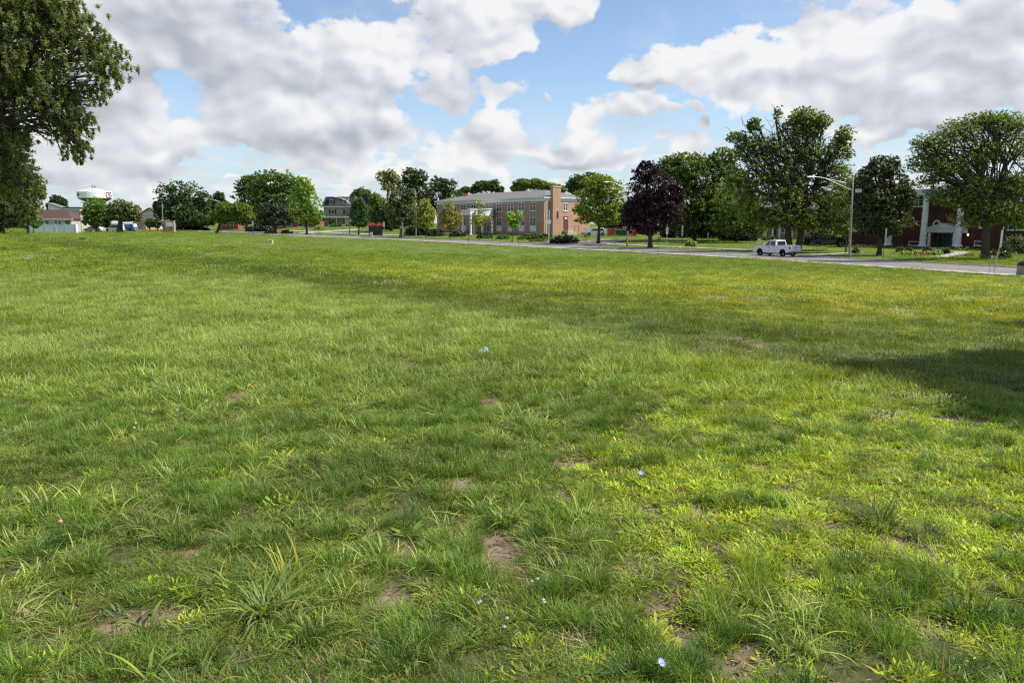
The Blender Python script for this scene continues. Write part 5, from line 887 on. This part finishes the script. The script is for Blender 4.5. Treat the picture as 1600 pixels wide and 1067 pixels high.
# ------------------------------------------------------------------ grass and weeds (things nobody could count: stuff)
GM = leaf_mat('grass_blades', .33, inst=True, gloss=.24, rough=.45)
def blades(nb, rad, l0, l1, w, lean0, lean1, curl, seed, prof='blade', K=5, cvar=.18, yel=.15, twist=.3, base_h=0, dry=0):
    g = np.random.default_rng(seed); a = g.random(nb) * 2 * math.pi; r = rad * np.sqrt(g.random(nb)); bx, by = r * np.cos(a), r * np.sin(a)
    az_ = a + g.normal(size=nb) * .7; Ln = l0 + (l1 - l0) * g.random(nb) ** 1.3; ln = lean0 + (lean1 - lean0) * g.random(nb); cu = curl * (.3 + g.random(nb)); tw_ = az_ + math.pi / 2 + g.normal(size=nb) * twist
    p = np.stack([bx, by, np.full(nb, base_h)], 1); out = []; ang = ln.copy(); wid = w * (.6 + .8 * g.random(nb))
    for k in range(K + 1):
        t = k / K; pw_ = {'blade': max(.06, (1 - t ** 2.2)) * (.75 + .25 * min(1, t * 4)), 'leaf': max(.05, math.sin(math.pi * min(1, .08 + t * .92)) ** .8)}[prof]
        sv_ = np.stack([np.cos(tw_), np.sin(tw_), np.zeros(nb)], 1) * (wid * pw_ / 2)[:, None]; out.append(p - sv_); out.append(p + sv_)
        st_ = Ln / K; p = p + np.stack([np.cos(az_) * np.sin(ang), np.sin(az_) * np.sin(ang), np.cos(ang)], 1) * st_[:, None]; ang = ang + cu / K * (1 + t); p[:, 2] = np.maximum(p[:, 2], .004)
    V = np.stack(out, 1).reshape(-1, 3); m_ = 2 * (K + 1); q = np.array([(2 * k, 2 * k + 1, 2 * k + 3, 2 * k + 2) for k in range(K)]); Q = (np.arange(nb)[:, None, None] * m_ + q[None]).reshape(-1, 4)
    c = np.clip(1 + cvar * g.normal(size=nb), .5, 1.7); C = np.ones((nb, m_, 3)) * c[:, None, None]; yy = (g.random(nb) < yel)[:, None, None]; C = np.where(yy, C * np.array([1.35, 1.15, .9]), C)
    if dry: dd = (g.random(nb) < dry)[:, None, None]; C = np.where(dd, C * np.array([2.1, 1.25, 1.6]), C)
    return V, Q, C.reshape(-1, 3)
def joinc(parts):
    Vs, Qs, Cs, n = [], [], [], 0
    for V, Q, C in parts: Vs.append(V); Qs.append(Q + n); Cs.append(C); n += len(V)
    return np.vstack(Vs), np.vstack(Qs), np.vstack(Cs)
LIB = {}
def lib(key, items):
    c = bpy.data.collections.new('clumps_' + key)
    for i, (V, Q, C) in enumerate(items): o = np_mesh('%s_clump' % key + ('' if i == 0 else '_kind'), V, Q, C, GM, parent=False); o.name = 'c%02d' % i; c.objects.link(o)
    LIB[key] = (c, len(items))
lib('fine', [joinc([blades(85, .05, .045, .11, .0034, .1, .95, .9, s, K=4, yel=.15, dry=.05, cvar=.28), blades(26, .07, .02, .06, .0036, .4, 1.35, .6, s + 50, K=3, yel=.2, dry=.35)]) for s in range(6)])
lib('long', [joinc([blades(22, .07, .08, .21, .0055, .15, 1.0, 1.7, s, K=6, yel=.35, cvar=.18), blades(36, .08, .04, .09, .0036, .3, 1.1, 1.0, s + 50, K=4, dry=.1)]) for s in range(6)])
lib('weed', [joinc([blades(60, .085, .016, .045, .0075, .6, 1.4, .5, s, 'leaf', K=3, cvar=.2, yel=.3), blades(14, .06, .03, .08, .0055, .3, 1.0, 1.2, s + 50, K=4, yel=.4)]) for s in range(6)])
lib('litter', [joinc([blades(26, .10, .012, .03, .007, 1.0, 1.5, .1, s + 70, 'leaf', K=2, cvar=.3, yel=.3), blades(30, .1, .02, .06, .003, 1.1, 1.55, .3, s + 80, K=2, cvar=.35, dry=.5)]) for s in range(3)])
lib('dome', [joinc([blades(230, .058, .055, .12, .0031, .05, 1.05, .8, s + 20, K=4, yel=.08, dry=.04, cvar=.3)]) for s in range(4)])
lib('thatch', [blades(50, .09, .04, .11, .0024, 1.35, 1.6, .1, s, K=3, cvar=.3, yel=0) for s in range(3)])
lib('mat', [joinc([blades(150, .26, .06, .15, .0062, .1, .9, 1.0, s, K=3, yel=.2, cvar=.2), blades(36, .26, .12, .24, .007, .2, .9, 1.6, s + 50, K=4, yel=.4)]) for s in range(4)])
lib('short', [blades(170, .28, .035, .09, .0075, .2, 1.1, .7, s, K=2, yel=.3, cvar=.25) for s in range(4)])
lib('far', [blades(160, .75, .06, .14, .020, .2, 1.0, .6, s, K=2, yel=.25, cvar=.22) for s in range(4)])
lib('vfar', [blades(130, 2.0, .08, .16, .06, .2, 1.0, .5, s, K=2, yel=.2, cvar=.2) for s in range(3)])
def flowers(n, rad, s, h=.09, r_=.011):
    g = np.random.default_rng(s); Vs = []; Qs = []; k = 0
    for i in range(n):
        a = g.random() * 6.28; q = rad * math.sqrt(g.random()); c = np.array((q * math.cos(a), q * math.sin(a), h * (.7 + .5 * g.random())))
        for ax in ((1, 0, 0), (0, 1, 0), (0, 0, 1)):
            ax = np.array(ax, float); u_ = np.roll(ax, 1); w2 = np.roll(ax, 2); Vs += [c - u_ * r_, c - w2 * r_, c + u_ * r_, c + w2 * r_]; Qs.append((k, k + 1, k + 2, k + 3)); k += 4
    return np.array(Vs), np.array(Qs), np.ones((len(Vs), 3))
lib('flower', [flowers(9, .22, s) for s in range(3)])
lib('flowerfar', [flowers(14, .5, s + 9, r_=.026) for s in range(3)])
def scatter(name, key, X, Y, tint, scl, lift=0., label=None, tilt=.12):
    g = np.random.default_rng(len(X) + 5); Z = height(X, Y) - .012 + lift - .025 * (sst(-.1, .4, patchv(X, Y)) * (Y < 30)); n = len(X)
    me = bpy.data.meshes.new(name); me.vertices.add(n); me.vertices.foreach_set('co', np.stack([X, Y, Z], 1).astype(np.float32).ravel()); me.update()
    def at_(nm, ty, arr, prop): a = me.attributes.new(nm, ty, 'POINT'); a.data.foreach_set(prop, np.ascontiguousarray(arr).ravel())
    at_('idx', 'INT', g.integers(0, LIB[key][1], n).astype(np.int32), 'value'); at_('rot', 'FLOAT_VECTOR', np.stack([g.normal(size=n) * tilt, g.normal(size=n) * tilt, g.random(n) * 6.283], 1).astype(np.float32), 'vector')
    at_('scl', 'FLOAT_VECTOR', scl.astype(np.float32), 'vector'); at_('tint', 'FLOAT_COLOR', np.concatenate([tint, np.ones((n, 1))], 1).astype(np.float32), 'color')
    o = bpy.data.objects.new(name, me); COL.objects.link(o); tag(o, kind='stuff'); 
    if label: o['label'] = label; o['category'] = 'grass' if 'flower' not in name else 'flowers'
    ng = bpy.data.node_groups.new(name + '_scatter', 'GeometryNodeTree'); ng.interface.new_socket('Geometry', in_out='INPUT', socket_type='NodeSocketGeometry'); ng.interface.new_socket('Geometry', in_out='OUTPUT', socket_type='NodeSocketGeometry')
    nn = ng.nodes.new; gi, go, ip, ci = nn('NodeGroupInput'), nn('NodeGroupOutput'), nn('GeometryNodeInstanceOnPoints'), nn('GeometryNodeCollectionInfo')
    ci.inputs[0].default_value = LIB[key][0]; ci.inputs[1].default_value = True; ci.inputs[2].default_value = True; ip.inputs['Pick Instance'].default_value = True
    def na(nm, ty): a = nn('GeometryNodeInputNamedAttribute'); a.data_type = ty; a.inputs['Name'].default_value = nm; return a.outputs['Attribute']
    l = ng.links.new; l(gi.outputs[0], ip.inputs['Points']); l(ci.outputs[0], ip.inputs['Instance']); l(na('idx', 'INT'), ip.inputs['Instance Index']); l(na('rot', 'FLOAT_VECTOR'), ip.inputs['Rotation']); l(na('scl', 'FLOAT_VECTOR'), ip.inputs['Scale']); l(ip.outputs[0], go.inputs[0])
    md = o.modifiers.new('scatter', 'NODES'); md.node_group = ng; return o
def field_pts(y0, y1, density, g, margin=1.5, wfac=.76):
    """random points in the wedge the field shows, world units"""
    A = wfac * (y1 ** 2 - y0 ** 2) + 2 * margin * (y1 - y0); n = int(A * density); Y = np.sqrt(y0 ** 2 + (y1 ** 2 - y0 ** 2) * g.random(n)); X = (g.random(n) * 2 - 1) * (Y * wfac + margin); return X, Y
def col_of(X, Y, base, g, var=.12):
    z = zones(X, Y); n = len(X); c = np.tile(np.array(base), (n, 1)); c = c * (1 + var * g.normal(size=(n, 1))) * (.80 + .42 * fbm(X * .9, Y * .9, 61, 3))[:, None]
    yw = z['yel'][:, None]; c = c * (1 - .85 * yw) + (np.array([.37, .39, .035]) * z['beyond'][:, None] + np.array([.29, .38, .04]) * (1 - z['beyond'][:, None])) * .85 * yw * (1 + var * g.normal(size=(n, 1)))
    dw = z['drk'][:, None] * .6; c = c * (1 - dw) + np.array([.07, .12, .025]) * dw
    return np.clip(c, .01, .6), z
g = np.random.default_rng(99)
def sc3(s, hz_=None): return np.stack([s, s, s if hz_ is None else hz_], 1)
FINE = (.150, .25, .038); LONG = (.31, .39, .10); WEED = (.36, .48, .04); MED = (.245, .325, .07); MOWN = (.19, .245, .027); FAR = (.18, .25, .027)
# near zone: fine tufts
X, Y = field_pts(1.2, 8.5, 165, g); pv_ = patchv(X, Y); c, z = col_of(X, Y, FINE, g); tuft = fbm(X * 4.6, Y * 4.6, 41, 3)
keep = (pv_ < -.10 + .13 * g.normal(size=len(X))) & (tuft + .22 * (1 - z['rn']) + g.random(len(X)) * .22 - .30 * z['yel'] > .545); X, Y, c, tf = X[keep], Y[keep], c[keep], tuft[keep]
scatter('fine_grass', 'fine', X, Y, c, sc3(.75 + .5 * g.random(len(X)), (.45 + .85 * sst(.42, .68, tf)) * (.75 + .5 * g.random(len(X)))), label='dense fine bladed grass tufts close to the camera')
# low cover everywhere near
X, Y = field_pts(1.2, 8.5, 175, g); pv_ = patchv(X, Y); c, z = col_of(X, Y, (.19, .265, .042), g); keep = (pv_ < -.06 + .13 * g.normal(size=len(X))) & (g.random(len(X)) > .7 * z['rn']); X, Y, c = X[keep], Y[keep], c[keep]
scatter('low_grass', 'fine', X, Y, c, sc3(.9 + .5 * g.random(len(X)), .32 + .3 * g.random(len(X))), label='short grass between the taller tufts')
X, Y = field_pts(1.2, 12, 24, g); pv_ = patchv(X, Y); n_ = len(X); tt = np.array([.42, .33, .19]) * (.7 + .6 * g.random((n_, 1))); 
scatter('thatch', 'thatch', X, Y, tt, sc3(.7 + .8 * g.random(n_)), label='dry straw lying between the grass')
X, Y = field_pts(1.2, 7, 95, g); pv_ = patchv(X, Y); keep = pv_ < .2 + .2 * g.normal(size=len(X)); X, Y = X[keep], Y[keep]; n_ = len(X)
scatter('ground_litter', 'litter', X, Y, np.array([.15, .19, .05]) * (.6 + .8 * g.random((n_, 1))), sc3(.8 + .6 * g.random(n_)), label='tiny low leaves and clippings on the soil')
X, Y = field_pts(1.4, 8, 13, g); dn_ = fbm(X * 2.4, Y * 2.4, 81, 2); xr = X / Y; pr_ = sst(.42, .6, dn_) * (.35 + .65 * sst(-.15, .2, xr)); k = (g.random(len(X)) < pr_) & (patchv(X, Y) < -.25); X, Y = X[k], Y[k]; n_ = len(X)
scatter('tuft_grass', 'dome', X, Y, np.array((.085, .165, .026)) * (.75 + .5 * g.random((n_, 1))), sc3(.7 + .7 * g.random(n_), .7 + .6 * g.random(n_)), label='dark rounded tufts standing out of the turf')
q_ = [gpt(px + g.normal() * rx * .9, py + g.normal() * ry * .9) for (px, py, rx, ry) in PATCH for _ in range(9)]; X = np.array([a[0] for a in q_]); Y = np.array([a[1] for a in q_]); n_ = len(X)
scatter('straw', 'thatch', X, Y, np.array([.40, .32, .20]) * (.6 + .7 * g.random((n_, 1))), sc3(.5 + .7 * g.random(n_)), label='dry straw on the bare patches')
# long arching grass
X, Y = field_pts(1.4, 19, 36, g); c, z = col_of(X, Y, LONG, g); pv_ = patchv(X, Y); nn_ = fbm(X * 1.1, Y * 1.1, 51, 3)
pr_ = np.where(Y < 5, .16 + .5 * sst(.46, .62, nn_), .5 + .5 * sst(.42, .6, nn_)) * (1 - .85 * z['beyond']) * (1 - .5 * z['rn']); keep = (g.random(len(X)) < pr_) & (pv_ < -.25)
X, Y, c = X[keep], Y[keep], c[keep]; scatter('long_grass', 'long', X, Y, c, sc3(.75 + .6 * g.random(len(X)), (.55 + .5 * g.random(len(X))) * (1 - .25 * sst(10, 17, Y))), label='long light green arching grass on the near rise')
# yellow green broad weeds
X, Y = field_pts(1.2, 9, 380, g); z = zones(X, Y); pv_ = patchv(X, Y); wv = fbm(X * 2.0, Y * 2.0, 71, 3); pr_ = np.clip(z['rn'] * sst(.25, .42, wv) * 1.0 + .38 * sst(.60, .68, wv) * sst(7, 4, Y), 0, 1); keep = (g.random(len(X)) < pr_) & (pv_ < -.08)
X, Y = X[keep], Y[keep]; n_ = len(X); c = np.array(WEED) * (.75 + .5 * g.random((n_, 1))) * np.array([1, 1, 1]) * (1 + .08 * g.normal(size=(n_, 3)))
scatter('crabgrass', 'weed', X, Y, c, sc3(.6 + .8 * g.random(n_), .6 + .6 * g.random(n_)), label='yellow green broad bladed weeds, thickest at the lower right')
# middle distance on the rise
X, Y = field_pts(6.5, 24, 22, g); z = zones(X, Y); keep = (z['beyond'] < .5 + .3 * g.normal(size=len(X))) & (patchv(X, Y) < -.1); X, Y = X[keep], Y[keep]; c, z = col_of(X, Y, MED, g)
scatter('meadow_grass', 'mat', X, Y, c, sc3(.8 + .5 * g.random(len(X)), .6 + .5 * g.random(len(X))), label='medium green meadow grass on the rise')
# beyond the crest: short mown grass
X, Y = field_pts(7.0, 30, 13, g); z = zones(X, Y); keep = (z['beyond'] > .5 + .25 * g.normal(size=len(X))) & (patchv(X, Y) < 0) & (z['s'] < -.4); X, Y = X[keep], Y[keep]; c, z = col_of(X, Y, MOWN, g)
scatter('mown_grass', 'short', X, Y, c, sc3(.8 + .5 * g.random(len(X)), .6 + .6 * g.random(len(X)) + .7 * (fbm(X * 1.5, Y * 1.5, 91, 3) > .58)), label='short mown yellow green grass of the lower field')
X, Y = field_pts(22, 75, 2.6, g, 3); s_, _ = road_sd(X, Y); k = (s_ < -.45) | (s_ > 10.3); X, Y = X[k], Y[k]; c, z = col_of(X, Y, FAR, g)
scatter('field_grass', 'far', X, Y, c, sc3(.8 + .5 * g.random(len(X)), .5 + .6 * g.random(len(X))), label='green grass of the field in the middle distance')
X, Y = field_pts(62, 260, .20, g, 3); s_, _ = road_sd(X, Y); k = (s_ < -1.9) | ((s_ > 11.5) & (Y < 150)); X, Y = X[k], Y[k]; c, z = col_of(X, Y, FAR, g, .06)
scatter('distant_grass', 'vfar', X, Y, c, sc3(.8 + .4 * g.random(len(X)), .4 + .4 * g.random(len(X))), label='green grass of the field in the far distance')
# white clover drifts
cx_ = [(604, 446, 22, 3), (1552, 541, 48, 9), (1575, 524, 40, 7), (1400, 490, 22, 5), (1330, 518, 22, 4), (1115, 470, 18, 4), (790, 468, 26, 5), (30, 408, 60, 5), (60, 402, 30, 3), (345, 383, 12, 1.5), (355, 401, 12, 1.5), (320, 400, 8, 1.5), (640, 398, 18, 2), (800, 393, 14, 2), (1450, 630, 50, 10), (1180, 470, 20, 3), (1560, 468, 30, 3), (960, 432, 30, 3), (1390, 655, 30, 8)]
PX, PY, FK = [], [], []
for (px, py, rx, ry) in cx_:
    for _ in range(int(15 if ry > 4 else 12)):
        q = gpt(px + g.normal() * rx * .55, py + g.normal() * ry * .55); PX.append(q[0]); PY.append(q[1])
PX, PY = np.array(PX), np.array(PY); s_, _ = road_sd(PX, PY)
for nm, key, k in (('clover_flowers', 'flower', (PY < 20)), ('far_clover_flowers', 'flowerfar', (PY >= 20) & (s_ < -2))):
    n_ = k.sum(); scatter(nm, key, PX[k], PY[k], np.tile((.62, .60, .52), (n_, 1)), sc3(.45 + .45 * g.random(n_), .7 + .4 * g.random(n_)), label='white clover blossoms in loose drifts' + (' far out in the field' if 'far' in nm else ' in the near grass'))
# scattered blossoms near the camera
NP = [gpt(a, b) for a, b in ((212, 683), (240, 655), (277, 655), (322, 640), (752, 968), (846, 968), (838, 940), (790, 1006), (1270, 705), (1390, 770), (1130, 650), (1550, 700), (185, 690))]
# ------------------------------------------------------------------ individual plants and litter
def plant(name, label, px, py, parts, tint, cat='plant', scale=1.0, group=None, mt=None):
    X, Y, Z = gpt(px, py); V, Q, C = joinc(parts); o = np_mesh(name, V * scale, Q, np.clip(C * np.array(tint) * 1.5, 0, 1), mt or PLM); o.location = (X, Y, Z - .01); return tag(o, label, cat, group)
PLM = leaf_mat('plant_leaves', .35, gloss=.2, rough=.45)
bt = plant('sedge_tuft', 'big sprawling tuft of broad pale striped blades at the lower left', 412, 958, [blades(60, .035, .18, .36, .0105, .5, 1.35, 1.0, 901, K=8, cvar=.18, yel=.2), blades(45, .035, .10, .22, .010, .15, .8, .9, 902, K=6)], (.14, .19, .05))
plant('sedge_tuft', 'yellow green upright blades behind the big sprawling tuft', 455, 905, [blades(24, .11, .12, .26, .008, .1, .6, .7, 903, K=6, yel=.6)], (.20, .21, .04))
plant('yellow_weed', 'bright yellow green leafy weed right of the big sprawling tuft', 500, 985, [blades(90, .11, .03, .09, .0085, .3, 1.2, .6, 904, 'leaf', K=4, yel=.4)], (.18, .235, .035))
plant('grass_plant', 'broad bladed grass plant with bent leaves left of the big tuft', 232, 985, [blades(9, .02, .14, .24, .018, .25, .8, 1.6, 905, K=8)], (.15, .20, .045))
plant('dock_plant', 'dock weed with brown stems beside the bent bladed grass', 205, 960, [blades(26, .07, .03, .07, .016, .4, 1.2, .6, 906, 'leaf', K=5)], (.10, .135, .05))
plant('grass_plant', 'pale broad blades at the bottom edge below the dock weed', 235, 1062, [blades(10, .05, .1, .22, .014, .2, .9, 1.0, 907, K=6)], (.18, .23, .05))
plant('grass_tuft', 'large dark spiky tuft at the right near the bare soil', 1372, 820, [blades(150, .08, .10, .24, .0065, .15, 1.0, .8, 908, K=6, yel=.2)], (.085, .125, .035))
plant('grass_tuft', 'dark rounded tuft right of the large spiky one', 1452, 842, [blades(190, .075, .07, .15, .0035, .1, .9, .8, 909, K=5, yel=.1)], (.07, .11, .035))
plant('grass_tuft', 'dark tuft among yellow weeds at the lower right', 1398, 945, [blades(220, .075, .06, .13, .0032, .1, .9, .8, 910, K=5, yel=.1)], (.065, .105, .03))
plant('grass_tuft', 'dark upright tuft in the lower right centre', 1325, 890, [blades(220, .075, .08, .16, .0035, .1, .8, .7, 911, K=5, yel=.1)], (.08, .125, .03))
plant('grass_tuft', 'dark tuft beside two bare patches at the right centre', 1232, 835, [blades(220, .08, .06, .13, .0035, .1, .9, .7, 912, K=5, yel=.1)], (.07, .115, .03))
plant('broadleaf_weed', 'small broad leaved weed at the edge of the central bare patch', 640, 835, [blades(10, .02, .08, .13, .03, .6, 1.2, .5, 913, 'leaf', K=5)], (.13, .20, .04))
plant('broadleaf_weed', 'flat rosette weed above the round bare hole at the left', 130, 838, [blades(16, .03, .06, .12, .025, .7, 1.3, .4, 914, 'leaf', K=5)], (.11, .155, .05))
plant('weed_plant', 'dark leafy weed standing alone far out below the round tree', 129, 375, [blades(50, .25, .3, .55, .10, .2, 1.1, .6, 915, 'leaf', K=3)], (.05, .075, .03), scale=1.0)
plant('seed_stalks', 'cluster of thin brown seed stalks at the upper right foreground', 1395, 755, [blades(14, .16, .14, .22, .004, .0, .25, .2, 916, K=4)], (.20, .13, .08))
plant('seed_stalk', 'single brown seed head at the bottom right', 1473, 1058, [blades(3, .01, .14, .18, .0028, .0, .2, .15, 917, K=4)], (.22, .14, .09))
def petals(name, label, px, py, n, r_, colr, h, stem=True, nr=1, mt_rough=.6):
    X, Y, Z = gpt(px, py); o = empty(name, (X, Y, Z), 0, label, 'flower'); m_ = mat(name + '_petal', colr, mt_rough, .2, .08, 40); p_ = MB()
    for q in range(nr):
        for k in range(n):
            a = 2 * math.pi * (k + q * .5) / n; rr2 = r_ * (1 - .25 * q); c_, s_ = math.cos(a), math.sin(a); pts_ = [(.1, -.1, 0), (.55, -.17, .12), (1, -.10, .28), (1, .10, .28), (.55, .17, .12), (.1, .1, 0)]
            V = [((x * c_ - y * s_) * rr2, (x * s_ + y * c_) * rr2, h + zz * rr2 + .003 * q) for x, y, zz in pts_]; p_.add(V + [(x, y, z - .0008) for x, y, z in V], [(0, 1, 2, 3, 4, 5), (11, 10, 9, 8, 7, 6)] + [(i, 6 + i, 6 + (i + 1) % 6, (i + 1) % 6) for i in range(6)])
    p_.build('petals', m_, o).rotation_euler = (0, 0, 0); MB().lathe([(.001, h - .004), (r_ * .13, h), (r_ * .12, h + r_ * .14), (.001, h + r_ * .2)], k=10).build('flower_centre', MT['signw'], o)
    MB().tube([(.02, .03, -.01), (.008, .01, h * .5), (0, 0, h)], .0016, 6).build('stem', MT['dgreen'], o); return o
f1 = petals('chicory_flower', 'pale violet blue ragged flower at the bottom edge right of centre', 1012, 1050, 11, .017, (.40, .40, .80), .09); f1.rotation_euler = (R(38), R(16), .4)
f2 = petals('chicory_flower', 'pale violet blue flower on a sprawling stalk above the right bare patches', 999, 750, 10, .016, (.38, .40, .82), .09); f2.rotation_euler = (R(40), 0, 0)
petals('dandelion', 'lone yellow dandelion on the far left rise', 138, 404, 14, .07, (.75, .52, .03), .22, nr=2); petals('dandelion', 'smaller yellow orange dandelion below the other one', 148, 413, 12, .055, (.70, .45, .03), .16, nr=2)
for i, q in enumerate(NP[:11]):
    V, Q, C = flowers(2, .02, 400 + i, h=.09, r_=.009 if q[1] < 5 else .013); o = np_mesh('clover_blossom', V, Q, C * .68, PLM); o.location = q; tag(o, ['white clover blossom left of the long row in the near left grass', 'white clover blossom, first of the upper left row', 'white clover blossom, second of the upper left row', 'white clover blossom nearest the round bare hole', 'white blossom pair below the central bare patch', 'white blossom at the right of the pair below the central bare patch', 'tiny white blossom just above that pair', 'tiny white blossom nearest the bottom centre', 'white blossom left of the brown seed stalks', 'pinkish white blossom below the brown seed stalks', 'white blossom on the right of the near rise'][i], 'flower', 'clover blossoms in the near grass')
# fallen fruit and crumpled teal plastic
X, Y, Z = gpt(96, 834); o = MB().lathe([(.001, 0), (.009, .003), (.013, .012), (.010, .021), (.003, .023), (.001, .022)], k=16).build('crabapple', mat('fruit_skin', (.55, .27, .17), .4, .4, .2, 60), smooth=True); o.location = (X, Y, Z + .05); tag(o, 'small pinkish fallen fruit in the grass at the left edge', 'fruit')
X, Y, Z = gpt(757, 562); gg = np.random.default_rng(5); n = 12; u_ = np.linspace(-1, 1, n); UU, VV = np.meshgrid(u_, u_); hh = .05 * np.exp(-(UU ** 2 + VV ** 2)) + .035 * gg.random(UU.shape) + .02; V = np.stack([UU * .045 + .010 * gg.normal(size=UU.shape), VV * .06 + .010 * gg.normal(size=UU.shape), hh + .05], 2).reshape(-1, 3)
Q = [(j * n + i, j * n + i + 1, (j + 1) * n + i + 1, (j + 1) * n + i) for j in range(n - 1) for i in range(n - 1)]; mb = MB(); mb.add(V, Q); o = mb.build('plastic_litter', MT['teal'], loc=(X, Y, Z)); sm = o.modifiers.new('thick', 'SOLIDIFY'); sm.thickness = .0015; tag(o, 'crumpled scrap of pale teal plastic lying in the grass', 'litter')
# clods and small stones on the bare soil
g2 = np.random.default_rng(31); Vs, Qs, Cs, k_ = [], [], [], 0
ico = np.array([(1, 0, 0), (-1, 0, 0), (0, 1, 0), (0, -1, 0), (0, 0, 1), (0, 0, -1)], float); tri = np.array([(0, 2, 4), (2, 1, 4), (1, 3, 4), (3, 0, 4), (2, 0, 5), (1, 2, 5), (3, 1, 5), (0, 3, 5)])
for (cx, cy, rx, ry) in PW:
    if cy > 7: continue
    for _ in range(int(np.clip(5200 * rx * ry, 25, 420))):
        a, q = g2.random() * 6.28, math.sqrt(g2.random()) * 1.15; x, y = cx + rx * q * math.cos(a), cy + ry * q * math.sin(a); s_ = .0018 + .007 * g2.random() ** 3
        Vs.append(ico * s_ * (.6 + .8 * g2.random((6, 3))) * np.array((1, 1, .6)) + np.array((x, y, 0))); Qs.append(tri + k_); k_ += 6
        Cs.append(np.tile(np.array((.30, .22, .16)) * (.55 + .8 * g2.random()), (6, 1)))
V = np.vstack(Vs); V[:, 2] += height(V[:, 0], V[:, 1]) - .022; o = np_mesh('soil_clods', V, np.vstack(Qs), np.vstack(Cs), m); 
o.data.materials.clear(); mcl = bpy.data.materials.new('soil_clod'); mcl.use_nodes = True; tt_ = mcl.node_tree; a_ = tt_.nodes.new('ShaderNodeAttribute'); a_.attribute_name = 'col'; tt_.links.new(a_.outputs['Color'], tt_.nodes['Principled BSDF'].inputs['Base Color']); tt_.nodes['Principled BSDF'].inputs['Roughness'].default_value = .95; o.data.materials.append(mcl); tag(o, 'crumbs of dry soil on the bare patches', 'soil', kind='stuff')
